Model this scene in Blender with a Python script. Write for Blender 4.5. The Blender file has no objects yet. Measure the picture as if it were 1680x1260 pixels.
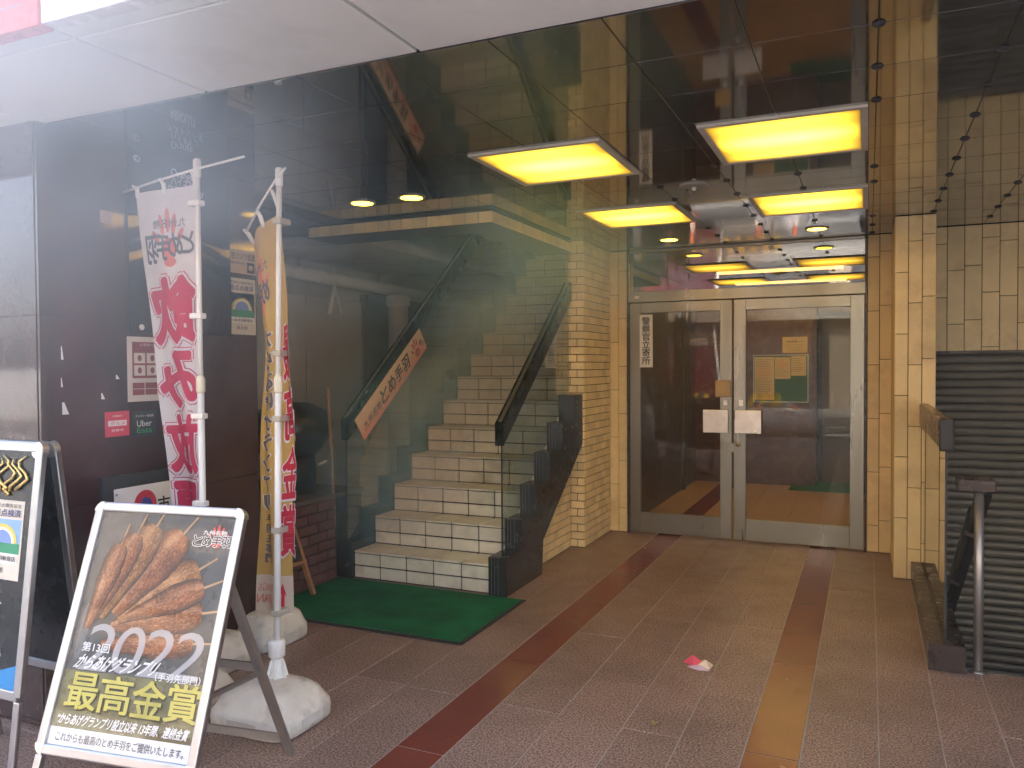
import bpy, bmesh, math, random
from mathutils import Vector, Matrix
random.seed(7)
R = math.radians
S = bpy.context.scene
COL = S.collection

# ------------------------------------------------------------------ camera
YAW, PITCH, ROLL, FPX = 0.41964777, -0.0226732, -0.00599219, 1309.8
cam_data = bpy.data.cameras.new('camera'); cam = bpy.data.objects.new('camera', cam_data); COL.objects.link(cam)
fwd = Vector((-math.sin(YAW)*math.cos(PITCH), math.cos(YAW)*math.cos(PITCH), math.sin(PITCH)))
r0 = Vector((math.cos(YAW), math.sin(YAW), 0)); u0 = r0.cross(fwd)
rgt = math.cos(ROLL)*r0 + math.sin(ROLL)*u0; upv = -math.sin(ROLL)*r0 + math.cos(ROLL)*u0
cm = Matrix((rgt, upv, -fwd)).transposed().to_4x4(); cm.translation = (0, 0, 1.5)
cam.matrix_world = cm
cam_data.sensor_width = 36; cam_data.lens = FPX/1680*36
cam_data.clip_start = 0.02; cam_data.clip_end = 3000
S.camera = cam

# ------------------------------------------------------------------ world, sun, exposure
W = bpy.data.worlds.new('World'); S.world = W; W.use_nodes = True
nt = W.node_tree; bg = nt.nodes['Background']
sky = nt.nodes.new('ShaderNodeTexSky'); sky.sky_type = 'NISHITA'; sky.sun_disc = False
SUN_EL, SUN_AZ = R(48), R(205)        # azimuth: clockwise from +Y of the direction to the sun
SUN_EL, SUN_AZ = R(52), R(20)
sky.sun_elevation = SUN_EL; sky.sun_rotation = SUN_AZ
sky.air_density = .8; sky.dust_density = 6.0; sky.ozone_density = .6
nt.links.new(sky.outputs[0], bg.inputs[0]); bg.inputs[1].default_value = 0.15
sun_d = bpy.data.lights.new('sun', 'SUN'); sun_d.energy = 4.0; sun_d.angle = R(0.53); sun_d.color = (1, .94, .85)
sun = bpy.data.objects.new('sun', sun_d); COL.objects.link(sun)
sdir = Vector((math.sin(SUN_AZ)*math.cos(SUN_EL), math.cos(SUN_AZ)*math.cos(SUN_EL), math.sin(SUN_EL)))
sun.rotation_euler = sdir.to_track_quat('Z', 'Y').to_euler(); sun.location = (0, 0, 30)
S.view_settings.view_transform = 'Standard'; S.view_settings.look = 'None'
S.view_settings.gamma = 1; S.view_settings.use_curve_mapping = False
S.view_settings.exposure = 3.2
S.cycles.use_denoising = True
S.cycles.max_bounces = 10; S.cycles.diffuse_bounces = 5; S.cycles.glossy_bounces = 5
S.cycles.transparent_max_bounces = 16; S.cycles.transmission_bounces = 6; S.cycles.volume_bounces = 1
S.cycles.volume_step_rate = 1.0; S.cycles.volume_max_steps = 128
S.cycles.sample_clamp_indirect = 6.0

# ------------------------------------------------------------------ materials
MATS = {}
def mat(name, col, rough=.6, metal=0., var=.12, vscale=6., rnd=.0, bump=0., bscale=60., spec=.5, stain=None, stain_amt=.0,
        stain_scale=3., col2=None, spk=0., spk_scale=250., coat=0., rvar=.1, trans=0., sheen=0., stretch=None):
    """principled material: world-space noise tint, optional per-object tint, speckle, stain and bump"""
    if name in MATS: return MATS[name]
    m = bpy.data.materials.new(name); m.use_nodes = True; MATS[name] = m
    t = m.node_tree; N = t.nodes; L = t.links; b = N['Principled BSDF']
    geo = N.new('ShaderNodeNewGeometry'); pos = geo.outputs['Position']
    if stretch:
        mp = N.new('ShaderNodeVectorMath'); mp.operation = 'MULTIPLY'; L.new(pos, mp.inputs[0]); mp.inputs[1].default_value = stretch; pos = mp.outputs[0]
    def noise(sc, det=4, ro=.55):
        n = N.new('ShaderNodeTexNoise'); n.inputs['Scale'].default_value = sc; n.inputs['Detail'].default_value = det
        n.inputs['Roughness'].default_value = ro; L.new(pos, n.inputs['Vector']); return n.outputs['Fac']
    def mrange(src, a, bb, lo=.25, hi=.75):
        n = N.new('ShaderNodeMapRange'); n.inputs[1].default_value = lo; n.inputs[2].default_value = hi
        n.inputs[3].default_value = a; n.inputs[4].default_value = bb; L.new(src, n.inputs[0]); return n.outputs[0]
    def mix(fac, c1, c2, blend='MIX'):
        n = N.new('ShaderNodeMix'); n.data_type = 'RGBA'; n.blend_type = blend
        if hasattr(fac, 'is_linked'): L.new(fac, n.inputs[0])
        else: n.inputs[0].default_value = fac
        for s, c in ((n.inputs[6], c1), (n.inputs[7], c2)):
            if hasattr(c, 'is_linked'): L.new(c, s)
            else: s.default_value = (*c[:3], 1)
        return n.outputs[2]
    def scale(c, f):
        n = N.new('ShaderNodeVectorMath'); n.operation = 'SCALE'; L.new(c, n.inputs[0]); L.new(f, n.inputs['Scale']); return n.outputs[0]
    c = mix(0., col, col)
    n0 = noise(vscale)
    if col2: c = mix(mrange(n0, 0, 1, .35, .65), col, col2)
    if var: c = scale(c, mrange(n0, 1-var, 1+var))
    if spk:
        c = scale(c, mrange(noise(spk_scale, 2, .7), 1-spk, 1+spk, .35, .65))
    if rnd:
        oi = N.new('ShaderNodeObjectInfo'); c = scale(c, mrange(oi.outputs['Random'], 1-rnd, 1+rnd, 0, 1))
    if stain:
        c = mix(mrange(noise(stain_scale, 6, .65), 0, stain_amt, .5, .72), c, stain)
    L.new(c, b.inputs['Base Color'])
    if rvar: L.new(mrange(noise(vscale*2.3+1, 5), max(0, rough-rvar), min(1, rough+rvar)), b.inputs['Roughness'])
    else: b.inputs['Roughness'].default_value = rough
    b.inputs['Metallic'].default_value = metal; b.inputs['Specular IOR Level'].default_value = spec
    b.inputs['Coat Weight'].default_value = coat; b.inputs['Coat Roughness'].default_value = .08
    if trans: b.inputs['Subsurface Weight'].default_value = 0
    if sheen: b.inputs['Sheen Weight'].default_value = sheen
    if bump:
        bp = N.new('ShaderNodeBump'); bp.inputs['Strength'].default_value = bump; bp.inputs['Distance'].default_value = .004
        L.new(noise(bscale, 5, .6), bp.inputs['Height']); L.new(bp.outputs[0], b.inputs['Normal'])
    return m
def emit(name, col, st, rib=False):
    """lamp surface; rib=True: prismatic diffuser over two tubes, dimmer towards its frame"""
    if name in MATS: return MATS[name]
    m = bpy.data.materials.new(name); m.use_nodes = True; MATS[name] = m; t = m.node_tree; t.nodes.clear(); N = t.nodes; L = t.links
    o = N.new('ShaderNodeOutputMaterial'); e = N.new('ShaderNodeEmission'); e.inputs[0].default_value = (*col, 1); e.inputs[1].default_value = st
    if rib:
        def M(op, a, b=None):
            n = N.new('ShaderNodeMath'); n.operation = op
            for k, v in enumerate((a, b)):
                if v is None: continue
                if hasattr(v, 'is_linked'): L.new(v, n.inputs[k])
                else: n.inputs[k].default_value = v
            return n.outputs[0]
        tc = N.new('ShaderNodeTexCoord'); sp = N.new('ShaderNodeSeparateXYZ'); L.new(tc.outputs['Generated'], sp.inputs[0])
        def hump(c, p): return M('POWER', M('MAXIMUM', M('MULTIPLY', M('MULTIPLY', c, M('SUBTRACT', 1., c)), 4.), .0001), p)
        prof = M('MULTIPLY', hump(sp.outputs[0], .8), hump(sp.outputs[1], .8))
        tubes = M('ADD', .8, M('MULTIPLY', .3, M('COSINE', M('MULTIPLY', sp.outputs[1], 12.57))))
        g = N.new('ShaderNodeNewGeometry'); w = N.new('ShaderNodeTexWave'); w.bands_direction = 'X'; w.inputs['Scale'].default_value = 36.; w.inputs['Distortion'].default_value = .3
        n = N.new('ShaderNodeTexNoise'); n.inputs['Scale'].default_value = 9; L.new(g.outputs['Position'], w.inputs['Vector']); L.new(g.outputs['Position'], n.inputs['Vector'])
        rb = M('ADD', .7, M('ADD', M('MULTIPLY', .25, w.outputs['Fac']), M('MULTIPLY', .35, n.outputs['Fac'])))
        L.new(M('MULTIPLY', st, M('ADD', .035, M('MULTIPLY', M('MULTIPLY', prof, tubes), rb))), e.inputs[1])
    L.new(e.outputs[0], o.inputs[0]); return m
def glass(name, tint=(.9, .95, .93), refl=1.0, base=.0, rough=.0):
    """thin pane: Fresnel share of mirror, the rest passes straight through"""
    if name in MATS: return MATS[name]
    m = bpy.data.materials.new(name); m.use_nodes = True; MATS[name] = m; t = m.node_tree; t.nodes.clear(); N = t.nodes; L = t.links
    o = N.new('ShaderNodeOutputMaterial'); tr = N.new('ShaderNodeBsdfTransparent'); tr.inputs[0].default_value = (*tint, 1)
    gl = N.new('ShaderNodeBsdfGlossy'); gl.inputs['Roughness'].default_value = rough
    fr = N.new('ShaderNodeFresnel'); ge = N.new('ShaderNodeNewGeometry'); ir = N.new('ShaderNodeMapRange'); ir.inputs[3].default_value = 1.5; ir.inputs[4].default_value = 1/1.5; L.new(ge.outputs['Backfacing'], ir.inputs[0]); L.new(ir.outputs[0], fr.inputs[0])
    ma = N.new('ShaderNodeMath'); ma.operation = 'MULTIPLY_ADD'; ma.inputs[1].default_value = refl; ma.inputs[2].default_value = base; ma.use_clamp = True
    mx = N.new('ShaderNodeMixShader'); L.new(fr.outputs[0], ma.inputs[0]); L.new(ma.outputs[0], mx.inputs[0]); L.new(tr.outputs[0], mx.inputs[1]); L.new(gl.outputs[0], mx.inputs[2]); L.new(mx.outputs[0], o.inputs[0])
    return m
def cloth(name, col, tl=.35, var=.06):
    """thin woven cloth: diffuse with some light passing through"""
    if name in MATS: return MATS[name]
    m = mat(name, col, .85, var=var, vscale=9, bump=.15, bscale=400, spec=.2)
    t = m.node_tree; N = t.nodes; L = t.links; b = N['Principled BSDF']; o = N['Material Output']
    tr = N.new('ShaderNodeBsdfTranslucent'); mx = N.new('ShaderNodeMixShader'); mx.inputs[0].default_value = tl
    L.new(b.inputs['Base Color'].links[0].from_socket, tr.inputs[0]); L.new(b.outputs[0], mx.inputs[1]); L.new(tr.outputs[0], mx.inputs[2]); L.new(mx.outputs[0], o.inputs[0])
    return m
def ghost(name, col, alpha):
    if name in MATS: return MATS[name]
    m = bpy.data.materials.new(name); m.use_nodes = True; MATS[name] = m; t = m.node_tree; b = t.nodes['Principled BSDF']
    b.inputs['Base Color'].default_value = (*col, 1); b.inputs['Alpha'].default_value = alpha; b.inputs['Roughness'].default_value = .5
    return m

M_floor = mat('granite', (.25, .170, .137), .42, var=.16, vscale=2.2, spk=.85, spk_scale=115, rnd=.10, bump=.05, bscale=260, stain=(.085, .07, .06), stain_amt=.4, stain_scale=1.7, spec=.4)
M_strip = mat('red_granite', (.16, .038, .024), .25, var=.15, vscale=3, spk=.25, spk_scale=220, rnd=.08, rvar=.03, spec=.42)
M_mortar = mat('mortar', (.40, .37, .33), .9, var=.2, vscale=8)
M_grout = mat('dark_grout', (.03, .027, .023), .9, var=.2)
M_ivory = mat('ivory_tile', (.74, .58, .29), .42, var=.1, vscale=5, rnd=.07, bump=.08, bscale=90, stain=(.46, .31, .14), stain_amt=.5, stain_scale=4.5, spec=.45)
M_brick = mat('small_ivory_tile', (.74, .59, .32), .45, var=.12, vscale=7, rnd=.13, bump=.1, bscale=120, spec=.45)
M_stair = mat('stair_tile', (.70, .67, .54), .45, var=.12, vscale=6, rnd=.08, bump=.08, bscale=90, stain=(.30, .27, .19), stain_amt=.55, stain_scale=5)
M_black = mat('black_stone', (.018, .022, .02), .22, var=.25, vscale=7, bump=.05, bscale=40, rvar=.1, spec=.6, stain=(.06, .06, .055), stain_amt=.35, stain_scale=6)
M_brown = mat('brown_polished_stone', (.050, .026, .022), .07, var=.3, vscale=3.2, spk=.12, spk_scale=200, rvar=.04, spec=.75, stain=(.10, .07, .06), stain_amt=.3, stain_scale=7, rnd=.06)
M_mirror = mat('smoked_mirror_panel', (.29, .295, .29), .05, metal=1., var=.06, vscale=2, rvar=.03, rnd=.06)
M_white = mat('white_soffit_panel', (.78, .80, .77), .45, var=.05, vscale=1.5, rnd=.03, stain=(.58, .57, .53), stain_amt=.4, stain_scale=2.6, spec=.4)
M_steel = mat('brushed_steel', (.26, .25, .205), .33, metal=1., var=.1, vscale=2.5, rvar=.12, bump=.06, bscale=30, stretch=(1, 1, .08), stain=(.3, .24, .16), stain_amt=.4, stain_scale=4)
M_steel2 = mat('steel_plate', (.62, .57, .5), .35, metal=1., var=.12, vscale=9, rvar=.1, stain=(.4, .34, .27), stain_amt=.5, stain_scale=14)
M_alu = mat('aluminium', (.50, .51, .52), .36, metal=1., var=.05, rvar=.07, vscale=8)
M_dark = mat('dark_void', (.02, .022, .022), .8, var=.3)
M_seam = mat('black_seal', (.02, .02, .02), .6, var=.1)
M_grey = mat('grey_plaster', (.46, .47, .45), .85, var=.14, vscale=2.5, stain=(.16, .16, .15), stain_amt=.5, stain_scale=2)
M_dgrey = mat('dark_grey_paint', (.085, .09, .09), .6, var=.2, vscale=3)
M_shut = mat('shutter_enamel', (.15, .145, .12), .4, var=.15, vscale=3, rnd=.08, stain=(.09, .085, .07), stain_amt=.5, stain_scale=5, bump=.05)
M_bronze = mat('bronze_cladding', (.060, .045, .038), .3, metal=.6, var=.2, vscale=5, rvar=.12)
M_green = mat('green_mat_pile', (.006, .135, .05), .95, var=.4, vscale=4, spk=.6, spk_scale=160, stain=(.025, .12, .055), stain_amt=.4, stain_scale=6, bump=1., bscale=220, spec=.1)
M_rubber = mat('black_rubber', (.02, .02, .02), .7)
M_plastic = mat('white_plastic', (.78, .76, .70), .4, var=.06, vscale=8)
M_base = mat('dirty_white_plastic', (.70, .66, .57), .55, var=.15, vscale=7, stain=(.26, .22, .17), stain_amt=.65, stain_scale=6, bump=.1, bscale=60)
M_paper = mat('paper', (.74, .72, .68), .8, var=.04)
M_ink = mat('black_ink', (.015, .015, .018), .6, var=.0)
M_wood = mat('orange_wood', (.36, .16, .06), .55, var=.2, vscale=12, stretch=(1, 1, .1))
M_brickred = mat('red_brown_brick', (.11, .05, .042), .75, var=.25, vscale=8, rnd=.2, bump=.3, bscale=60)
M_glass = glass('clear_pane', (.86, .87, .80), .6)
M_balu = glass('balustrade_pane', (.86, .92, .89), 2.2)
M_trans = glass('mirrored_transom_pane', (.40, .37, .31), 1.0, .24)
M_road = mat('asphalt', (.05, .05, .052), .85, var=.2, vscale=2, spk=.3, spk_scale=120, bump=.4, bscale=150)
M_conc = mat('concrete', (.20, .195, .185), .85, var=.12, vscale=2, spk=.15)

# ------------------------------------------------------------------ mesh helpers
class MB:
    """collects boxes, bars, tubes and polygons, then links them as one mesh object"""
    def __init__(s): s.bm = bmesh.new()
    def box(s, x0, x1, y0, y1, z0, z1, bev=0.):
        r = bmesh.ops.create_cube(s.bm, size=1.)['verts']
        for v in r: v.co = Vector(((x0+x1)/2+v.co.x*(x1-x0), (y0+y1)/2+v.co.y*(y1-y0), (z0+z1)/2+v.co.z*(z1-z0)))
        if bev:
            es = list({e for v in r for e in v.link_edges}); bmesh.ops.bevel(s.bm, geom=es, offset=bev, segments=2, affect='EDGES', profile=.5)
        return s
    def bar(s, a, b, w, h, up=(0, 0, 1)):
        a = Vector(a); b = Vector(b); d = (b-a).normalized(); u = Vector(up); sd = d.cross(u).normalized(); u = sd.cross(d)
        vs = [s.bm.verts.new(p + sd*i*w/2 + u*j*h/2) for p in (a, b) for i, j in ((-1, -1), (1, -1), (1, 1), (-1, 1))]
        for f in ((0, 1, 2, 3), (7, 6, 5, 4), (0, 4, 5, 1), (1, 5, 6, 2), (2, 6, 7, 3), (3, 7, 4, 0)): s.bm.faces.new([vs[i] for i in f])
        return s
    def tube(s, pts, rad, seg=10, cap=True):
        pts = [Vector(p) for p in pts]; rs = rad if isinstance(rad, (list, tuple)) else [rad]*len(pts)
        d0 = (pts[1]-pts[0]).normalized(); a = d0.orthogonal().normalized(); rings = []
        for i, p in enumerate(pts):
            d = ((pts[min(i+1, len(pts)-1)]-pts[max(i-1, 0)])).normalized(); a = (a - d*a.dot(d)).normalized(); b = d.cross(a)
            rings.append([s.bm.verts.new(p + (a*math.cos(2*math.pi*k/seg)+b*math.sin(2*math.pi*k/seg))*rs[i]) for k in range(seg)])
        for i in range(len(pts)-1):
            for k in range(seg): s.bm.faces.new((rings[i][k], rings[i][(k+1) % seg], rings[i+1][(k+1) % seg], rings[i+1][k]))
        if cap: s.bm.faces.new(rings[0][::-1]); s.bm.faces.new(rings[-1])
        return s
    def cyl(s, a, b, r, seg=16, r2=None): return s.tube([a, b], [r, r if r2 is None else r2], seg)
    def prism(s, poly, d):
        """poly: list of 3-D points; extruded by vector d"""
        d = Vector(d); a = [s.bm.verts.new(Vector(p)) for p in poly]; b = [s.bm.verts.new(Vector(p)+d) for p in poly]; n = len(poly)
        s.bm.faces.new(a[::-1]); s.bm.faces.new(b)
        for i in range(n): s.bm.faces.new((a[i], a[(i+1) % n], b[(i+1) % n], b[i]))
        return s
    def quad(s, *p): s.bm.faces.new([s.bm.verts.new(Vector(q)) for q in p]); return s
    def grid(s, f, nu, nv):
        g = [[s.bm.verts.new(f(i/nu, j/nv)) for i in range(nu+1)] for j in range(nv+1)]
        for j in range(nv):
            for i in range(nu): s.bm.faces.new((g[j][i], g[j][i+1], g[j+1][i+1], g[j+1][i]))
        return s
    def lathe(s, c, prof, seg=20, sx=1., sy=1.):
        c = Vector(c); rings = [[s.bm.verts.new(c+Vector((r*sx*math.cos(2*math.pi*k/seg), r*sy*math.sin(2*math.pi*k/seg), z))) for k in range(seg)] for r, z in prof]
        for i in range(len(prof)-1):
            for k in range(seg): s.bm.faces.new((rings[i][k], rings[i][(k+1) % seg], rings[i+1][(k+1) % seg], rings[i+1][k]))
        s.bm.faces.new(rings[0][::-1]); s.bm.faces.new(rings[-1]); return s
    def mesh(s, name, m, smooth=False):
        bmesh.ops.recalc_face_normals(s.bm, faces=s.bm.faces); me = bpy.data.meshes.new(name); s.bm.to_mesh(me); s.bm.free()
        if m: me.materials.append(m)
        if smooth:
            for p in me.polygons: p.use_smooth = True
        return me
    def build(s, name, m, parent=None, smooth=False, world=True):
        me = s.mesh(name, m, smooth); o = bpy.data.objects.new(name, me); COL.objects.link(o)
        if parent: attach(o, parent, world)
        return o
def attach(o, parent, world=True):
    """parent o; with world=True its mesh was built in world space and the parent is unrotated"""
    o.parent = parent
    if world:
        p = parent; off = Vector((0, 0, 0))
        while p: off += p.location; p = p.parent
        o.location = o.location - off
def tag(o, label=None, cat=None, group=None, kind=None):
    for k, v in (('label', label), ('category', cat), ('group', group), ('kind', kind)):
        if v: o[k] = v
    return o
def thing(name, loc, label, cat, group=None, rot=(0, 0, 0)):
    o = bpy.data.objects.new(name, None); COL.objects.link(o); o.location = loc; o.rotation_euler = rot; o.empty_display_size = .1
    return tag(o, label, cat, group)
def struct(name, mb, m, smooth=False): return tag(mb.build(name, m, None, smooth), kind='structure')
_tile = {}
def tile_mesh(w, d, h, m, bev=.002):
    """bevelled block centred on its origin; alike pieces share it"""
    k = (round(w, 4), round(d, 4), round(h, 4), m.name, bev)
    if k not in _tile:
        b = MB(); b.box(-w/2, w/2, -d/2, d/2, -h/2, h/2)
        bmesh.ops.bevel(b.bm, geom=b.bm.edges[:], offset=bev, segments=1, affect='EDGES'); _tile[k] = b.mesh('tile_block', m)
    return _tile[k]
def piece(name, me, loc, parent, rot=None):
    o = bpy.data.objects.new(name, me); COL.objects.link(o); o.location = loc
    if rot: o.rotation_euler = rot
    attach(o, parent); return o

# ---- printed lettering and flat shapes -----------------------------------------------------
_tcache = {}
def text_polys(body, bold=0., space_line=1., space_char=1.):
    k = (body, bold, space_line, space_char)
    if k not in _tcache:
        cu = bpy.data.curves.new('t', 'FONT'); cu.body = body; cu.offset = bold; cu.align_x = 'CENTER'; cu.space_line = space_line; cu.space_character = space_char
        cu.resolution_u = 4; ob = bpy.data.objects.new('t', cu); COL.objects.link(ob)
        dg = bpy.context.evaluated_depsgraph_get(); me = bpy.data.meshes.new_from_object(ob.evaluated_get(dg))
        V = [tuple(v.co[:2]) for v in me.vertices]; F = [tuple(p.vertices) for p in me.polygons]
        bpy.data.objects.remove(ob); bpy.data.curves.remove(cu); bpy.data.meshes.remove(me)
        xs = [v[0] for v in V] or [0]; ys = [v[1] for v in V] or [0]
        x0, x1, y0, y1 = min(xs), max(xs), min(ys), max(ys)
        V = [((x-x0)/max(x1-x0, 1e-6), (y-y0)/max(y1-y0, 1e-6)) for x, y in V]; _tcache[k] = (V, F)
    return _tcache[k]
def put_print(name, V, F, rect, fmap, m, parent, world=True, flip=False, sub=0., shear=0., layer=0):
    """V in the unit square -> rect (u0,u1,v0,v1) -> fmap(u,v) in space"""
    bm = bmesh.new(); u0_, u1_, v0_, v1_ = rect; vs = []
    for x, y in V:
        x2 = (1-x if flip else x) + shear*(y-.5)
        vs.append(bm.verts.new((u0_+(u1_-u0_)*x2, v0_+(v1_-v0_)*y, (len(vs)//layer)*1e-4 if layer else 0.)))
    for f in F:
        try: bm.faces.new([vs[i] for i in f])
        except ValueError: pass
    if sub:
        for _ in range(4):
            es = [e for e in bm.edges if e.calc_length() > sub]
            if not es: break
            bmesh.ops.subdivide_edges(bm, edges=es, cuts=1); bmesh.ops.triangulate(bm, faces=bm.faces[:])
    if layer:
        e = (abs(u1_-u0_)+abs(v1_-v0_))*.004; c_u, c_v = (u0_+u1_)/2, (v0_+v1_)/2
        p_ = fmap(c_u, c_v); nrm = (fmap(c_u+e, c_v)-p_).cross(fmap(c_u, c_v+e)-p_).normalized()
        if abs(nrm.x) > .5 and nrm.x < 0 or abs(nrm.x) <= .5 and nrm.y > 0: nrm = -nrm
        for v in bm.verts: z_ = v.co.z; v.co = fmap(v.co.x, v.co.y) + nrm*z_
    else:
        for v in bm.verts: v.co = fmap(v.co.x, v.co.y)
    me = bpy.data.meshes.new(name); bm.to_mesh(me); bm.free(); me.materials.append(m)
    o = bpy.data.objects.new(name, me); COL.objects.link(o)
    if parent: attach(o, parent, world)
    return o
def write(name, body, rect, fmap, m, parent, bold=0., space_line=1., world=True, flip=False, sub=0., shear=0.):
    """lettering; bold strokes are made by shifted copies laid a hair above each other"""
    V, F = text_polys(body, 0., space_line)
    if bold <= .004: return put_print(name, V, F, rect, fmap, m, parent, world, flip, sub, shear)
    lines = body.split('\n'); cu_ = (rect[1]-rect[0])/max(len(l) for l in lines); cv_ = (rect[3]-rect[2])/len(lines)
    K = 8 if bold >= .025 else 4; V2 = list(V); F2 = list(F); n0 = len(V)
    ru = bold*cu_/(rect[1]-rect[0]); rv = bold*cv_/(rect[3]-rect[2])
    for k in range(K):
        a = 2*math.pi*(k+.5)/K; i0 = len(V2); V2 += [(x+ru*math.cos(a), y+rv*math.sin(a)) for x, y in V]; F2 += [tuple(i+i0 for i in f) for f in F]
    sx, sy = 1/(1+2*ru), 1/(1+2*rv)
    V2 = [(.5+(x-.5)*sx, .5+(y-.5)*sy) for x, y in V2]
    return put_print(name, V2, F2, rect, fmap, m, parent, world, flip, sub, shear, n0)
def plane_map(o, u, v, off=.0015):
    o = Vector(o); u = Vector(u); v = Vector(v); n = u.normalized().cross(v.normalized())
    return lambda a, b: o + u*a + v*b + n*off
SQ = ([(0, 0), (1, 0), (1, 1), (0, 1)], [(0, 1, 2, 3)])
def ellipse(n=18): return ([(.5+.5*math.cos(2*math.pi*k/n), .5+.5*math.sin(2*math.pi*k/n)) for k in range(n)], [tuple(range(n))])
def hand_shape():
    """open hand print: palm and five separate fingers in the unit square"""
    V = []; F = []
    def blob(cx, cy, rx, ry, ang=0, n=14):
        i0 = len(V); c, s_ = math.cos(ang), math.sin(ang)
        for k in range(n):
            x, y = rx*math.cos(2*math.pi*k/n), ry*math.sin(2*math.pi*k/n); V.append((cx+c*x-s_*y, cy+s_*x+c*y))
        F.append(tuple(range(i0, i0+n)))
    blob(.5, .22, .22, .22)
    for cx, cy, l, a in ((.16, .48, .15, .6), (.33, .68, .2, .2), (.5, .76, .23, 0), (.67, .68, .2, -.2), (.86, .46, .16, -.65)):
        blob(cx, cy, .062, l, a)
    return V, F
HAND = hand_shape()
def rays_print(): pass

# ================================================================== SETTING
CEIL = 2.52; XW = -3.12; YD = 6.97
# ground that reaches the horizon, road, pavements
g_ = MB(); gz = -.14     # sheet to the horizon, open over the basement stairs
for x0, x1, y0, y1 in ((-900, 900, -900, 4.3), (-900, .4, 4.3, 7.3), (3.3, 900, 4.3, 7.3), (-900, 900, 7.3, 900)): g_.quad((x0, y0, gz), (x1, y0, gz), (x1, y1, gz), (x0, y1, gz))
struct('ground', g_, M_conc)
struct('road', MB().quad((-300, -12, -.125), (300, -12, -.125), (300, -4.2, -.125), (-300, -4.2, -.125)), M_road)
pv = MB(); pv.box(-60, 60, -4.2, -1.2, -.30, -.006); struct('pavement', pv, M_conc)
pv = MB(); pv.box(-60, 60, -15, -12, -.30, -.006); struct('pavement', pv, M_conc)
pv = MB(); pv.box(-60, 60, -4.34, -4.204, -.29, .0, .01); struct('kerb', pv, mat('kerb_stone', (.42, .41, .39), .8))
ml = MB(); ml.quad((-60, -8.15, -.121), (60, -8.15, -.121), (60, -8.0, -.121), (-60, -8.0, -.121)); struct('road_marking', ml, mat('road_paint', (.7, .7, .68), .7, var=.1))

# floor: mortar bed with individual granite slabs
fb = MB(); fb.box(-6, .434, -1.2, YD+.1, -.2, -.0022); fb.box(.434, 4, -1.2, 4.44, -.2, -.0022)
floor = struct('floor', fb, M_mortar)
XC = [-3.94, -3.67, -3.39, -3.11, -2.83, -2.55, -2.27, -1.99, -1.70, -1.49, -1.21, -.925, -.685, -.435, -.231, .044, .272, .5, .74, 1.0, 1.28, 1.56]
OFFS = {-1.70: 3.70, -1.49: 3.19, -.435: 3.16, -.231: 3.63, .044: 4.15, .272: 4.30, -1.99: 3.19, -1.21: 3.62, -.925: 3.17, -.685: 3.66}
SL = 1.03; G = .005
for i in range(len(XC)-1):
    x0, x1 = XC[i], XC[i+1]; strip = x0 in (-1.70, -.435); y = OFFS.get(x0, 3.2+.5*(i % 2)); 
    while y > .1: y -= SL
    while y < YD+.04:
        a, b = max(y, -1.1), min(y+SL, YD+.05)
        if x1 > .434: b = min(b, 4.43 if x0 < .43 else 4.43)
        if x0 < -3.4 and a < 2.2: pass
        if b-a > .03 and not (x1 > .434 and a > 4.40):
            w = x1-x0-G; l = b-a-G; h = .012
            piece('floor_slab', tile_mesh(w, l, h, M_strip if strip else M_floor, .0012), ((x0+x1)/2, (a+b)/2, -h/2 + random.uniform(-.0006, .0006)), floor)
        y += SL

# smoked mirror ceiling: backing and square panels with black fixing caps
cb = MB(); cb.box(-3.6, 3.2, 2.262, 5.02, CEIL+.012, CEIL+.10); cb.box(-2.262, 3.2, 5.02, YD+.2, CEIL+.012, CEIL+.10); ceiling = struct('ceiling', cb, M_seam)
PX, PY = .3725, .3795; X0 = .025; Y0_ = 2.655
LIGHTS = [(-1.735, -1.085, 3.39, 4.08), (-.66, -.004, 3.39, 4.08), (-1.735, -1.085, 4.92, 5.61), (-.66, -.004, 4.92, 5.61)]
LIGHTS = [(a*1.02, b*1.02, c*1.02, d*1.02) for a, b, c, d in LIGHTS]
def sub_rects(r, holes):
    rs = [r]
    for h in holes:
        out = []
        for (x0, x1, y0, y1) in rs:
            hx0, hx1, hy0, hy1 = h
            if hx0 >= x1 or hx1 <= x0 or hy0 >= y1 or hy1 <= y0: out.append((x0, x1, y0, y1)); continue
            if hx0 > x0: out.append((x0, hx0, y0, y1))
            if hx1 < x1: out.append((hx1, x1, y0, y1))
            mx0, mx1 = max(x0, hx0), min(x1, hx1)
            if hy0 > y0: out.append((mx0, mx1, y0, hy0))
            if hy1 < y1: out.append((mx0, mx1, hy1, y1))
        rs = out
    return [r for r in rs if r[1]-r[0] > .006 and r[3]-r[2] > .006]
cap_me = MB().lathe((0, 0, 0), [(.020, 0), (.020, -.004), (.013, -.009)], 12).mesh('cap', M_seam, True)
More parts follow.
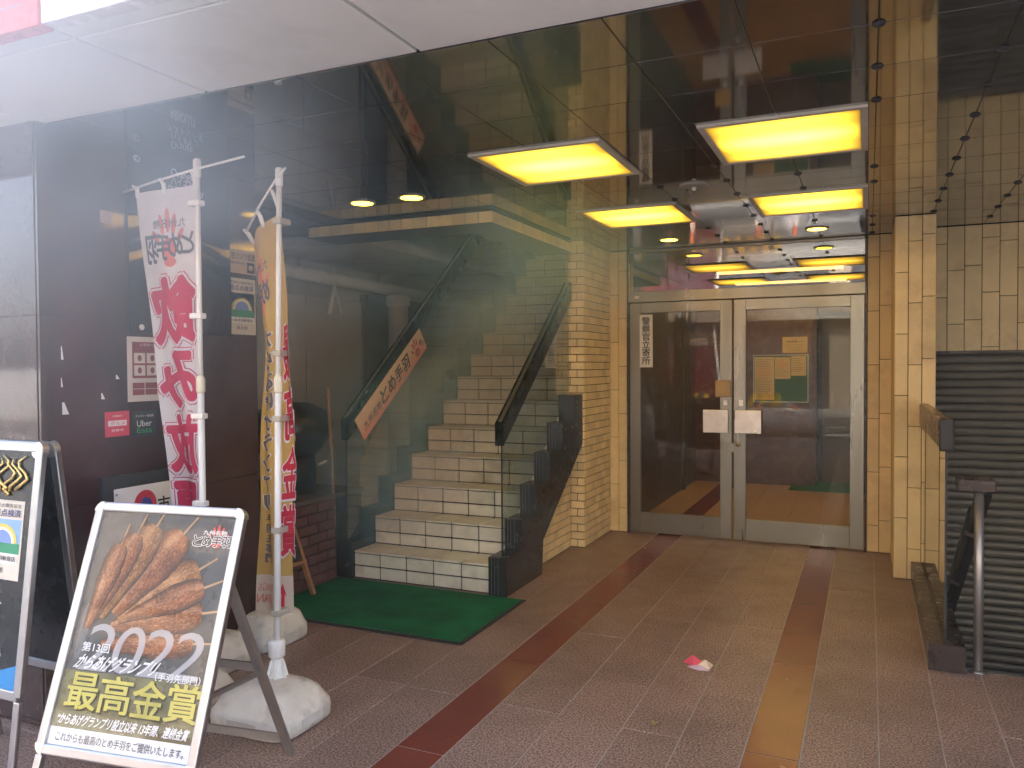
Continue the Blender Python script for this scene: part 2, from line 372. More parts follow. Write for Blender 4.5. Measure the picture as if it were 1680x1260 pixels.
for i in range(-9, 9):
    for j in range(-2, 13):
        x0, y0 = X0+i*PX, Y0_+j*PY; x1, y1 = x0+PX, y0+PY
        x0c, x1c, y0c, y1c = max(x0, -3.55), min(x1, 3.1), max(y0, 2.262), min(y1, YD-.012)
        if x1c-x0c < .02 or y1c-y0c < .02: continue
        for (a, b, c, d) in sub_rects((x0c, x1c, y0c, y1c), LIGHTS + [(-4, -2.262, 5.02, 8)]):
            t = random.uniform(-.0012, .0012), random.uniform(-.0012, .0012)
            piece('ceiling_panel', tile_mesh(b-a-.003, d-c-.003, .006, M_mirror, .001), ((a+b)/2, (c+d)/2, CEIL+.003), ceiling, (t[0], t[1], 0))
        if -3.0 < x0 < 1.8 and 2.3 < y0 < 6.9 and not any(h[0]-.03 < x0 < h[1]+.03 and h[2]-.03 < y0 < h[3]+.03 for h in LIGHTS) and (x0 > -.1 or (x0 > -1.2 and y0 > 4.)):
            piece('fixing_cap', cap_me, (x0, y0, CEIL), ceiling)

# building above and around: unseen closed volume added to keep sun and sky out
bl = thing('unseen_upper_building', (0, 8, CEIL), 'unseen pale upper storeys added above the canopy to block sun and sky', 'building')
b = MB(); b.box(-14, 14, 2.3, 16, CEIL+.62, 8.6); b.build('wall', mat('pale_render', (.5, .49, .46), .8), bl)
b = MB(); b.box(-14, -5.41, 2.3, 16, -.1, CEIL+.619); b.build('wall', M_dgrey, bl)
b = MB(); b.box(3.2, 14, 2.3, 16, -1.5, CEIL+.619); b.build('wall', M_dgrey, bl)
for k in range(6):
    wm = MB(); wm.box(-12+k*4.2, -9.2+k*4.2, 2.27, 2.31, 4.6, 6.4); wf = wm.build('window', mat('dark_window', (.04, .05, .06), .1), bl)

# ------------------------------------------------------------------ canopy
can = thing('entrance_canopy', (-.5, 1.94, CEIL), 'white panelled canopy soffit with dark seams above the entrance', 'canopy')
SEX = [-4.96, -4.055, -3.145, -2.235, -1.33, -.42, .49, 1.40, 2.31, 3.2]; CZ = CEIL-.004
for i in range(len(SEX)-1):
    for (a, b) in ((1.625, 1.722), (1.722, 2.262)):
        m_ = MB(); m_.box(SEX[i]+.007, SEX[i+1]-.007, a+.005, b-.004, CZ, CZ+.03, .003); m_.build('soffit_panel', M_white, can)
b = MB(); b.box(-5.2, 3.3, 1.66, 2.255, CZ+.032, CZ+.09); b.build('backing', mat('grey_seam', (.22, .23, .24), .7), can)
b = MB(); b.box(-5.2, 3.3, 1.66, 2.29, CZ+.095, CZ+.64); b.build('core', M_conc, can)
sg = thing('white_fascia_sign', (0, 1.62, CEIL), 'plain white sign fascia along the canopy front edge', 'sign')
b = MB(); b.box(-2.222, 3.3, 1.60, 1.655, CEIL-.008, CEIL+.62, .004); b.build('panel', mat('sign_acrylic_white', (.82, .82, .8), .25), sg)
sg = thing('red_fascia_sign', (-3, 1.62, CEIL), 'red sign panel with grey white-edged numerals at the canopy end', 'sign')
b = MB(); b.box(-5.2, -2.236, 1.60, 1.655, CEIL-.008, CEIL+.62, .004); b.build('panel', mat('sign_acrylic_red', (.66, .09, .06), .3), sg)
fm = plane_map((0, 1.60, CEIL), (1, 0, 0), (0, 0, 1), .002); fm2 = plane_map((0, 1.60, CEIL), (1, 0, 0), (0, 0, 1), .004)
write('lettering_edge', '46', (-2.53, -2.32, .095, .34), fm, mat('sign_white', (.85, .85, .83), .4), sg, bold=.05)
write('lettering', '46', (-2.515, -2.335, .108, .325), fm2, mat('sign_grey', (.22, .24, .26), .4), sg, bold=.012)
put_print('rule', *SQ, (-2.75, -2.30, .060, .066), fm, mat('sign_rule', (.3, .22, .24), .5), sg)

# ------------------------------------------------------------------ left pillar in brown polished stone
pil = thing('brown_stone_pillar', (-3.4, 2.9, 0), 'brown polished stone pillar with stickers beside the flag banners', 'pillar')
YF, YB = 2.215, 3.50
b = MB(); b.box(-5.4, XW-.012, YF+.012, YB-.012, -.02, CEIL+.02); b.build('core', M_grout, pil)
def stone(x0, x1, y0, y1, z0, z1): MB().box(x0, x1, y0, y1, z0, z1, .0015).build('stone_panel', M_brown, pil)
zs = [0.004, .905, 1.72, CEIL-.002]; ys = [YF, 2.86, YB]
for i in range(3):
    for j in range(2): stone(XW-.014, XW, ys[j]+.001, ys[j+1]-.001, zs[i]+.0012, zs[i+1]-.0012)
    for x0, x1 in ((-4.05, XW-.016), (-4.95, -4.053)): stone(x0, x1, YF-.003, YF+.011, zs[i]+.0012, zs[i+1]-.0012)
    stone(-3.7, XW-.016, YB-.011, YB+.003, zs[i]+.0012, zs[i+1]-.0012)

# ================================================================== DOOR WALL
# steel double door
dr = thing('glass_double_door', (-.98, YD, 0), 'brushed steel double door with clear glass and mirrored transom', 'door')
XL, XR = -1.952, -.02; ZT = 2.05
def dbox(name, x0, x1, y0, y1, z0, z1, m=M_steel, par=dr, bev=.003): return MB().box(x0, x1, y0, y1, z0, z1, bev).build(name, m, par)
dbox('frame_header', XL, XR, YD-.05, YD+.07, ZT+.006, 2.148)
dbox('frame_jamb', XL-.012, XL+.004, YD-.055, YD+.08, 0, 2.5, M_bronze); dbox('frame_jamb', XR-.004, XR+.012, YD-.055, YD+.08, 0, 2.5, M_bronze)
dbox('transom_rail', XL+.006, XR-.006, YD-.03, YD+.06, CEIL-.022, CEIL-.004)
dbox('transom_pane', XL+.006, XR-.006, YD-.004, YD+.004, 2.150, CEIL-.023, M_trans, bev=0)
dbox('header_light', XL+.06, XL+.10, YD-.056, YD-.0505, 2.09, 2.11, M_plastic)
XM = (XL+XR)/2 - .062
def leaf(x0, x1, sl, sr, lab):
    lf = MB().box(x0+.002, x0+sl, YD-.025, YD+.02, .012, ZT, .002); lf.box(x1-sr, x1-.002, YD-.025, YD+.02, .012, ZT, .002)
    lf.box(x0+sl+.001, x1-sr-.001, YD-.022, YD+.017, ZT-.088, ZT, .002); lf.box(x0+sl+.001, x1-sr-.001, YD-.022, YD+.017, .012, .19, .002)
    o = lf.build('door_leaf', M_steel, dr); o['label'] = lab
    dbox('pane', x0+sl, x1-sr, YD-.004, YD+.004, .19, ZT-.088, M_glass, o, 0); return o
l1 = leaf(XL+.006, XM-.006, .095, .1, 'left leaf with the vertical notice'); l2 = leaf(XM+.006, XR-.006, .1, .105, 'right leaf with the round lock')
for lf, x0, x1 in ((l1, XM-.245, XM-.035), (l2, XM+.02, XM+.235)):
    dbox('push_plate', x0, x1, YD-.06, YD-.051, .92, 1.115, M_steel2, lf); dbox('bracket', (x0+x1)/2-.03, (x0+x1)/2+.03, YD-.051, YD-.0255, .98, 1.05, M_steel, lf)
dbox('lock_case', XM-.145, XM-.015, YD-.045, YD-.0255, 1.225, 1.365, mat('tan_plastic', (.45, .30, .12), .4), l1, .008)
dbox('keyhole_plate', XM-.08, XM-.045, YD-.031, YD-.0255, 1.15, 1.20, M_steel2, l1); dbox('keyhole_plate', XM+.05, XM+.085, YD-.031, YD-.0255, 1.15, 1.20, M_steel2, l2)
MB().cyl((XM+.045, YD-.04, .825), (XM+.045, YD-.0255, .825), .022, 18).build('cylinder_lock', M_steel2, l2, True)
dbox('latch', XM-.04, XM+.012, YD-.04, YD-.0255, .755, .83, M_steel, l1)
# police stop-by notice on the glass
nt_ = thing('vertical_notice_plate', (-1.79, YD-.008, 1.72), 'white vertical notice plate with black characters on the door glass', 'sign')
dbox('plate', -1.853, -1.737, YD-.030, YD-.0265, 1.48, 1.945, M_paper, nt_, .001)
write('lettering', '警\n察\n官\n立\n寄\n所', (-1.833, -1.757, 1.505, 1.925), plane_map((0, YD-.030, 0), (1, 0, 0), (0, 0, 1)), M_ink, nt_, bold=.018, space_line=.95)

# ivory tile walls: individual vertical tiles on a dark grout core
TW, TH = .1145, .425
def tile_wall_x(par, x0, ncol, yface, z0, z1, tw=TW, th=TH, name='tile', first=0):
    """vertical running-bond tiles on a face that looks towards -Y"""
    for c in range(ncol):
        off = (th*.5 if (c+first) % 2 else 0) + (.17 if (c+first) % 4 > 1 else 0); z = z0-off
        while z < z1:
            a, b = max(z, z0), min(z+th, z1)
            if b-a > .02: piece(name, tile_mesh(tw-.004, .014, b-a-.004, M_ivory), (x0+(c+.5)*tw, yface+.007+random.uniform(-.0008, .0008), (a+b)/2), par)
            z += th
def tile_wall_y(par, y0, ncol, xface, z0, z1, sgn, tw=TW, th=TH, first=0):
    for c in range(ncol):
        off = (th*.5 if (c+first) % 2 else 0); z = z0-off
        while z < z1:
            a, b = max(z, z0), min(z+th, z1)
            if b-a > .02: piece('tile', tile_mesh(.014, tw-.004, b-a-.004, M_ivory), (xface-sgn*.007, y0+(c+.5)*tw, (a+b)/2), par)
            z += th
CZt = CEIL-.003
jl = thing('ivory_tile_jamb', (-2.03, 6.95, 0), 'narrow ivory tile jamb between brick pillar and steel door', 'wall')
MB().box(-2.13, XL-.014, 6.952, 7.2, -.01, CZt).build('core', M_grout, jl); tile_wall_x(jl, -2.128, 2, 6.94, .004, CZt, .0805, TH)
jr = thing('ivory_tile_jamb', (.08, 6.95, 0), 'ivory tile jamb between steel door and right pillar', 'wall')
MB().box(XR+.014, .17, 6.942, 7.2, -.01, CZt).build('core', M_grout, jr); tile_wall_x(jr, XR+.014, 2, 6.93, .004, CZt, .087, TH, first=1)
cr = thing('ivory_tile_pillar', (.29, 6.4, 0), 'ivory tile pillar carrying the bronze handrail by the shutter', 'pillar')
CY = 6.145
MB().box(.178, .410, CY+.012, 7.2, -1.6, CZt).build('core', M_grout, cr); tile_wall_x(cr, .166, 3, CY, .004, CZt, .0853, TH)
tile_wall_y(cr, CY+.012, 7, .166, .004, CZt, -1, .112); tile_wall_y(cr, CY+.012, 5, .422, -1.5, CZt, 1, .112)
sw = thing('ivory_tile_wall', (1.6, 6.79, 1.59), 'ivory vertical tile wall above the closed roller shutter', 'wall')
MB().box(.41, 3.2, 6.79, 7.2, 1.592, CZt).build('core', M_grout, sw); tile_wall_x(sw, .424, 24, 6.775, 1.59, CZt, .1125, .40)
MB().box(.424, 3.2, 6.765, 6.789, 1.575, 1.589, .001).build('lintel_trim', M_bronze, sw)
# roller shutter over the basement stairs
sh = thing('roller_shutter', (1.5, 6.85, -1.5), 'closed dark roller shutter at the foot of the basement stairs', 'shutter')
prof = [(0, 0), (.006, .004), (.014, .016), (.016, .030), (.012, .044), (.004, .052), (0, .054), (-.004, .054), (-.004, .0)]
sm = MB(); sm.prism([(-1.4, -y_, z_) for y_, z_ in prof], (2.8, 0, 0)); sme = sm.mesh('slat', M_shut)
z = -1.5
while z < 1.57: piece('slat', sme, (1.82, 6.84, z), sh); z += .0600
MB().box(.42, 3.2, 6.852, 6.87, -1.5, 1.6).build('backing', M_seam, sh)
# basement stair well
wl = MB(); n = 9
for k in range(n): wl.box(.434, 3.2, 4.44+k*.27, 4.44+(k+1)*.27+.001, -2.2, -.004-.175*(k+1) if k else -.175)
wl.box(.434, 3.2, 4.44+n*.27, 7.2, -2.2, -1.7); struct('basement_stair', wl, M_conc)
# bronze clad kerb with pane and handrail
kb = thing('bronze_clad_kerb', (.36, 5.2, 0), 'low bronze clad kerb with glass pane beside the basement stairs', 'balustrade')
b = MB(); b.prism([(.275, 4.37, .002), (.275, 4.37, .130), (.275, CY-.003, .130), (.275, CY-.003, .002)], (.158, 0, 0)); kc = b.build('kerb', M_bronze, kb)
b = MB(); b.box(.340, .346, 4.374, CY-.003, .1302, .1325); b.build('groove_strip', M_seam, kb)
b = MB(); b.box(.349, .357, 4.455, CY-.003, .131, 1.075); b.build('pane', M_balu, kb); b = MB(); b.box(.348, .358, 4.448, 4.4545, .131, 1.06); b.build('pane_edge', M_seam, kb)
b = MB(); b.box(.322, .384, 4.45, CY-.003, 1.075, 1.225, .012); b.build('handrail', mat('satin_bronze', (.30, .23, .16), .3, metal=.9, var=.1), kb)
b = MB(); b.box(.321, .385, 4.42, 4.4495, 1.068, 1.232, .010); b.build('end_cap', M_seam, kb)
# basement handrail
hr = thing('basement_handrail', (.49, 4.43, 0), 'grey post and dark handrail going down beside the shutter', 'handrail')
MB().cyl((.493, 4.43, .001), (.493, 4.43, .885), .021, 20).build('post', mat('grey_tube', (.33, .31, .29), .35, metal=.7), hr, True)
MB().lathe((.493, 4.43, .0), [(.04, .001), (.04, .006), (.026, .010), (.022, .013)], 20).build('base_flange', M_alu, hr, True)
b = MB(); b.box(.40, .555, 4.36, 4.52, .882, .945, .008); b.build('rail_head', M_bronze, hr)
b = MB(); b.bar((.528, 4.50, .895), (.528, 6.75, -.47), .05, .085); b.build('rail', M_seam, hr)
b = MB(); b.bar((.462, 4.50, .80), (.462, 6.75, -.54), .010, .012); b.build('glint_strip', M_steel, hr)
for k in range(3): yk = 4.95+k*.75; zk = .895-(yk-4.5)*.6067; MB().bar((.434, yk, zk-.02), (.528, yk, zk-.06), .02, .02).build('bracket', M_bronze, hr)

# ------------------------------------------------------------------ ceiling lamps
for k, (x0, x1, y0, y1) in enumerate(LIGHTS):
    lab = ['yellow ceiling light panel nearest the stair beam and canopy', 'yellow ceiling light panel near the canopy, in line with the right pillar', 'yellow ceiling light panel near the door, beside the brick pillar', 'yellow ceiling light panel near the door, in line with the right pillar'][k]
    tl = thing('ceiling_light', ((x0+x1)/2, (y0+y1)/2, CEIL), lab, 'ceiling light', 'yellow ceiling light panels')
    fw = .028; f = MB()
    for a in ((x0, x1, y0, y0+fw), (x0, x1, y1-fw, y1), (x0, x0+fw, y0+fw, y1-fw), (x1-fw, x1, y0+fw, y1-fw)): f.box(a[0], a[1], a[2], a[3], CEIL-.010, CEIL+.011)
    f.build('frame', mat('lamp_frame', (.52, .48, .42), .4), tl)
    MB().box(x0+fw+.001, x1-fw-.001, y0+fw+.001, y1-fw-.001, CEIL-.006, CEIL+.002).build('diffuser', emit('yellow_lamp', (1., .55, .045), 1.15, True), tl)
DL = [(-2.87, 4.17, 'gold downlight above the stair beam, left one'), (-2.51, 4.16, 'gold downlight above the stair beam, next to the light panel'), (-1.478, 6.46, 'gold downlight before the door leaf with the vertical notice'), (-.356, 6.43, 'gold downlight before the door leaf with the round lock')]
DL[0] = (DL[0][0], DL[0][1], 'gold downlight by the flag banners, before the stair beam'); DL[1] = (DL[1][0], DL[1][1], 'gold downlight before the stair beam, towards the light panels')
for x, y, lab in DL:
    tl = thing('downlight', (x, y, CEIL), lab, 'downlight', 'round gold downlights')
    MB().lathe((x, y, CEIL), [(.082, -.0005), (.084, -.006), (.074, -.009), (.068, -.0075)], 28).build('rim', M_steel2, tl, True)
    MB().lathe((x, y, CEIL), [(.066, -.0078), (.066, -.0095), (.03, -.0105)], 24).build('lamp', emit('downlight_lamp', (1., .6, .05), 1.6), tl, True)
sd = thing('smoke_detector', (-.905, 4.575, CEIL), 'flat round smoke detector on the ceiling between light panels', 'detector')
MB().lathe((-.905, 4.575, CEIL), [(.082, -.0005), (.082, -.006), (.06, -.012), (.02, -.016)], 28).build('disc', mat('detector_grey', (.35, .33, .3), .5), sd, True)
MB().lathe((-.905, 4.575, CEIL), [(.014, -.0165), (.012, -.03), (.004, -.034)], 12).build('sensor', M_plastic, sd, True)

# ================================================================== STAIRS
RH, TD, YS = .202, .262, 4.70; XSL, XSR = -3.333, -2.262; NST = 15
st = thing('tiled_staircase', ((XSL+XSR)/2, YS, 0), 'cream tiled staircase with black stone side blocks rising into smoke', 'staircase')
pts = [(XSL, YS+.012, -.01)]
for k in range(NST):
    z = (k+1)*RH-.006-.012; pts += [(XSL, YS+.012+k*TD, z), (XSL, YS+.012+(k+1)*TD, z)]
pts += [(XSL, YS+.012+NST*TD, 2.6), (XSL, YS+1.0, -.01)]
MB().prism(pts, (XSR-XSL, 0, 0)).build('core', M_grout, st)
tw = (XSR-XSL)/5
for k in range(NST):
    y = YS+k*TD; zt = (k+1)*RH-.006; zb = k*RH-.006 if k else .004
    for c in range(5):
        x = XSL+(c+.5)*tw
        for a, bb in ((zb, zb+.088), (zb+.088, zt-.016)):
            piece('riser_tile', tile_mesh(tw-.010, .012, bb-a-.010, M_stair), (x, y+.006+random.uniform(-.001, .001), (a+bb)/2), st)
        piece('tread_tile', tile_mesh(tw-.010, TD+.004, .014, M_stair, .004), (x, y+TD/2+.002-.006, zt-.007), st)
def stringer(x0, x1, y_end, soff, name='side_block'):
    p = [(YS-.03, .003)]
    k = 0
    while YS-.03+k*TD < y_end:
        z = (k+1)*RH+.052; p += [(YS-.03+k*TD, z), (min(YS-.03+(k+1)*TD, y_end), z)]; k += 1
    p += soff
    return MB().prism([(x0, a, z_) for a, z_ in p], (x1-x0, 0, 0)).build(name, M_black, st)
so = stringer(XSR+.002, -2.132, 6.19, [(6.19, .86), (5.315, .245), (5.29, .003)])
so = stringer(-3.452, XSL-.002, 8.6, [(8.6, 2.9), (5.29, .003)])
for k in range(5):   # vertical grooves and a nosing joint on each visible right block
    y = YS-.03+k*TD; z0 = k*RH+.052 if k else .004; z1 = (k+1)*RH+.052
    for gx in (-2.238, -2.216, -2.19): MB().box(gx-.002, gx+.002, y-.0022, y-.0004, z0+.004, z1-.002).build('groove', M_dgrey, st)
    MB().box(-2.255, -2.14, y+.028, y+.033, z1+.0003, z1+.0015).build('joint', M_dgrey, st)
# glass balustrades with deep dark handrails
M_rail = mat('dark_green_metal', (.022, .03, .028), .25, metal=.7, var=.2, rvar=.1)
def balustrade(x, xg, y0, y1, z0, sl, lab):
    t = thing('stair_balustrade', (x, y0, z0-1.0), lab, 'balustrade', 'glass balustrades of the staircase')
    z1 = z0+(y1-y0)*sl; h = .15
    MB().prism([(x-.032, y0, z0), (x-.032, y0, z0-h), (x-.032, y1, z1-h), (x-.032, y1, z1)], (.064, 0, 0)).build('handrail', M_rail, t)
    MB().prism([(x-.012, y0+.01, z0+.0105), (x-.012, y1, z1+.0025), (x-.012, y1, z1+.0055), (x-.012, y0+.01, z0+.0135)], (.024, 0, 0)).build('cap_strip', M_steel2, t)
    MB().prism([(xg-.004, y0+.03, z0-h-.001+.02), (xg-.004, y0+.03, .26), (xg-.004, y1, .26+(y1-y0)*.771), (xg-.004, y1, z1-h+.0)], (.008, 0, 0)).build('pane', M_balu, t)
    MB().box(xg-.0045, xg+.0045, y0+.022, y0+.0295, .256, z0-h+.015).build('pane_edge', M_seam, t)
    return t
balustrade(-2.255, -2.25, 4.84, 6.19, 1.115, .79, 'dark handrail on glass pane at the brick pillar side of the stairs')
balustrade(-3.39, -3.395, 4.68, 7.6, 1.13, .792, 'dark handrail on glass pane carrying the pink slanted sign')
# slanted shop sign on the left rail
sn = thing('slanted_sign', (-3.35, 5.2, 1.3), 'slanted pink and cream sign board with brush lettering on handrail', 'sign')
o0 = Vector((-3.352, 4.745, 1.118)); uu = Vector((0, .905, .690)).normalized(); vv = Vector((0, .62, -.79)).normalized(); ul, vl = 1.14, .190
vv = -(Vector((0, -.6, .8)).normalized()); 
def smap(off): return lambda a, b_: o0 + uu*a + vv*(vl-b_) + Vector((1, 0, 0))*off
gm = bpy.data.materials.new('sign_gradient'); gm.use_nodes = True; MATS['sign_gradient'] = gm
_t = gm.node_tree; _g = _t.nodes.new('ShaderNodeNewGeometry'); _d = _t.nodes.new('ShaderNodeVectorMath'); _d.operation = 'DOT_PRODUCT'; _d.inputs[1].default_value = vv
_r = _t.nodes.new('ShaderNodeMapRange'); c0 = o0.dot(vv); _r.inputs[1].default_value = c0+.05; _r.inputs[2].default_value = c0+vl
_m = _t.nodes.new('ShaderNodeMix'); _m.data_type = 'RGBA'; _m.inputs[6].default_value = (.86, .74, .56, 1); _m.inputs[7].default_value = (.88, .36, .26, 1)
_t.links.new(_g.outputs['Position'], _d.inputs[0]); _t.links.new(_d.outputs['Value'], _r.inputs[0]); _t.links.new(_r.outputs[0], _m.inputs[0]); _t.links.new(_m.outputs[2], _t.nodes['Principled BSDF'].inputs['Base Color']); _t.nodes['Principled BSDF'].inputs['Roughness'].default_value = .5
MB().prism([o0, o0+uu*ul, o0+uu*ul+vv*vl, o0+vv*vl], (.008, 0, 0)).build('board', gm, sn)
sf = smap(.0095); ink = M_ink
def fit_chars(chars, u0_, u1_, v0_, v1_, bold, nm='lettering', rise=0.):
    n_ = len(chars); w_ = (u1_-u0_)/n_
    for q, c in enumerate(chars): write(nm, c, (u0_+w_*q+w_*.06, u0_+w_*(q+1)-w_*.06, v0_+rise*q, v1_+rise*q), sf, ink, sn, bold=bold, shear=.18)
fit_chars('九州名物', .05, .33, .045, .11, .02)
fit_chars('とめ手羽', .34, .86, .04, .155, .035)
put_print('hand_print', *HAND, (.90, 1.09, .02, .19), sf, mat('sign_pink', (.55, .10, .13), .6), sn)
write('lettering', 'ち', (1.06, 1.12, .06, .12), smap(.0105), ink, sn, bold=.02)

# ------------------------------------------------------------------ brick clad pillar beside the stairs
bp_ = thing('brick_tile_pillar', (-2.2, 6.55, 0), 'cream small brick tile pillar between stairs and steel door', 'pillar')
MB().box(-2.262, -2.135, 6.212, 6.936, -.01, CZt).build('core', M_grout, bp_)
BW, BH = .1175, .0635; nrow = int(CZt/BH)
def bricks_x(par, x0, x1, yface, z0, nr, cut=None):
    for r_ in range(nr):
        x = x1-(BW if r_ % 2 else BW*.5); xs = [x1]
        while x > x0+.01: xs.append(x); x -= BW
        xs.append(x0)
        for a, b in zip(xs[1:], xs[:-1]):
            if b-a > .012: piece('brick', tile_mesh(b-a-.006, .012, BH-.006, M_brick, .0025), ((a+b)/2, yface+.006, z0+(r_+.5)*BH), par)
def bricks_y(par, y0, y1, xface, z0, nr, keep=None):
    for r_ in range(nr):
        y = y0+(BW*.5 if r_ % 2 else BW); ys_ = [y0]
        while y < y1-.01: ys_.append(y); y += BW
        ys_.append(y1)
        for a, b in zip(ys_[:-1], ys_[1:]):
            if b-a > .012 and (keep is None or keep((a+b)/2, z0+(r_+.5)*BH)):
                piece('brick', tile_mesh(.012, b-a-.006, BH-.006, M_brick, .0025), (xface-.006, (a+b)/2, z0+(r_+.5)*BH), par)
bricks_x(bp_, -2.262, -2.124, 6.20, .004, nrow); bricks_y(bp_, 6.214, 6.936, -2.123, .004, nrow)
MB().box(-2.262, -2.125, 6.204, 6.93, .004+nrow*BH, CZt).build('top_course', M_brick, bp_)
bw_ = thing('brick_tile_wall', (-2.25, 5.75, 0), 'triangle of cream brick tiling under the black stair side', 'wall')
MB().prism([(-2.262, 5.32, -.01), (-2.262, 5.32, .24), (-2.262, 6.195, .855), (-2.262, 6.195, -.01)], (.012, 0, 0)).build('core', M_grout, bw_)
bricks_y(bw_, 5.325, 6.195, -2.238, .004, 14, lambda y, z_: z_ < .245+(y-5.315)*.703-.02)

# ------------------------------------------------------------------ tiled beam edge and soffit above the stairs
bm_ = thing('tiled_beam', (-2.9, 4.7, 2.43), 'low beam edged with one row of cream tiles above the stairs', 'beam')
BX, BY, BZ = -2.215, 4.665, 2.428
MB().box(-3.69, BX-.012, BY+.012, BY+.35, BZ-.002, CEIL-.006).build('core', M_grout, bm_)
MB().box(BX-.30, BX-.012, BY+.351, 6.19, BZ-.002, CEIL-.006).build('core', M_grout, bm_)
ew = .0975
for k in range(15): piece('edge_tile', tile_mesh(ew-.005, .012, .070, M_brick), (BX-(k+.5)*ew, BY+.006, BZ+.037), bm_)
for k in range(16): piece('edge_tile', tile_mesh(.012, .0952-.005, .070, M_brick), (BX-.006, BY+.012+(k+.5)*.0952, BZ+.037), bm_)
struct('stair_soffit', MB().box(-6.0, XSL-.12, BY+.352, 9.4, BZ+.002, BZ+.08), M_grey)
# stairwell enclosure
struct('alcove_wall', MB().box(-4.62, -4.5, 3.5, 9.6, -.02, 5.2), M_grey)
struct('alcove_wall', MB().box(-4.5, -2.0, 9.5, 9.6, -.02, 5.2), M_dgrey)
struct('alcove_wall', MB().box(-2.262, -2.14, 6.94, 9.5, -.02, 5.2), M_grey)
struct('alcove_wall', MB().box(-4.5, -3.7, 3.40, 3.5, -.02, CEIL+.1), M_dgrey)
struct('alcove_ceiling', MB().box(-4.62, -2.0, 4.9, 9.6, 5.2, 5.3), M_dgrey)
struct('alcove_ceiling', MB().box(-4.5, -3.56, 3.5, BY+.345, CEIL-.002, CEIL+.09), M_dgrey)

# brick plinth left of the stairs
pb = thing('brick_plinth', (-3.9, 4.1, 0), 'low dark red brick plinth under the black covered grill', 'plinth')
PZ = .60
MB().box(-4.49, -3.477, 3.515, 5.0, -.01, PZ-.03).build('core', M_grout, pb)
for r_ in range(8):
    y = 3.515 - (.105 if r_ % 2 else 0)
    while y < 4.66:
        a, b = max(y, 3.515), min(y+.21, 4.66)
        if b-a > .02: piece('brick', tile_mesh(.02, b-a-.010, .060, M_brickred, .003), (-3.468-.001, (a+b)/2, .004+(r_+.5)*.0705), pb)
        y += .21
MB().box(-4.49, -3.456, 3.51, 5.0, PZ-.029, PZ, .004).build('coping', mat('plinth_coping', (.09, .085, .08), .7), pb)
struct('alcove_floor', MB().box(-4.5, -3.46, 5.002, 9.5, -.02, .30), M_dgrey)

# ================================================================== LOBBY behind the glass
YL = 10.35
MBl = MB(); MBl.box(-3.0, 1.0, YD+.1, 11.0, -.2, -.002); lobf = struct('lobby_floor', MBl, mat('lobby_tan_tile', (.36, .21, .09), .3, var=.1, vscale=3, rvar=.1))
M_lob = mat('lobby_tile', (.36, .21, .085), .4, var=.08, vscale=3, rnd=.06, rvar=0); M_lobs = mat('lobby_strip', (.15, .028, .02), .2, rvar=.05)
lx = [-2.13, -1.70, -1.49, -1.1, -.7, -.31, .1, .5]
for i in range(len(lx)-1):
    for j in range(6):
        y0 = 7.12+j*.6; 
        piece('floor_slab', tile_mesh(lx[i+1]-lx[i]-.004, .596, .008, M_lobs if i == 1 else M_lob, .001), ((lx[i]+lx[i+1])/2, y0+.3, .002), lobf)
M_lw = mat('lobby_brown_stone', (.10, .045, .025), .25, var=.25, vscale=3)
struct('lobby_wall', MB().box(-2.13, -.62, YL, YL+.1, 0, 2.6), M_lw)
struct('lobby_wall', MB().box(-.62, 1.0, 10.9, 11.0, 0, 2.6), M_lw)
struct('lobby_wall', MB().box(-.62, -.58, YL+.101, 10.9, 0, 2.6), M_lw)
struct('lobby_wall', MB().box(-2.13, -2.03, YD+.21, YL, 0, 2.6), mat('lobby_dark_wall', (.05, .04, .035), .4))
struct('lobby_wall', MB().box(.5, .6, YD+.24, 10.9, 0, 2.6), M_lw)
struct('lobby_ceiling', MB().box(-2.13, 1.0, YD+.21, 11.0, 2.45, 2.6), mat('lobby_ceiling_paint', (.35, .28, .2), .7))
ev = thing('elevator_door', (-.3, 10.88, 0), 'olive brown elevator door with dark frame inside the lobby', 'elevator door')
MB().box(-.575, .18, 10.86, 10.899, .0, 2.16).build('frame', M_seam, ev)
MB().box(-.53, -.19, 10.845, 10.861, .0, 2.10, .002).build('panel', mat('olive_door', (.085, .068, .032), .5), ev); MB().box(-.187, .14, 10.845, 10.861, .0, 2.10, .002).build('panel', MATS['olive_door'], ev)
gm_ = thing('green_lobby_mat', (-.4, 10.3, .006), 'green entrance mat lying inside the lobby before the elevator', 'mat')
MB().box(-.86, .2, 9.95, 10.8, .0065, .014, .002).build('pile', M_green, gm_)
nb = thing('notice_board', (-.98, YL, 1.32), 'green notice board with pinned papers on the lobby wall', 'notice board')
fn = .014
for a in ((-1.31, -.66, 1.030, 1.044), (-1.31, -.66, 1.606, 1.62), (-1.31, -1.296, 1.044, 1.606), (-.674, -.66, 1.044, 1.606)): MB().box(a[0], a[1], YL-.03, YL-.001, a[2], a[3]).build('frame', M_alu, nb)
MB().box(-1.296, -.674, YL-.018, YL-.001, 1.044, 1.606).build('felt', mat('green_felt', (.012, .10, .035), .9), nb)
bmp = plane_map((0, YL-.0205, 0), (1, 0, 0), (0, 0, 1), .0012); M_pap2 = mat('cream_paper', (.62, .47, .27), .8, var=.05); M_faint = mat('grey_print', (.25, .2, .14), .8)
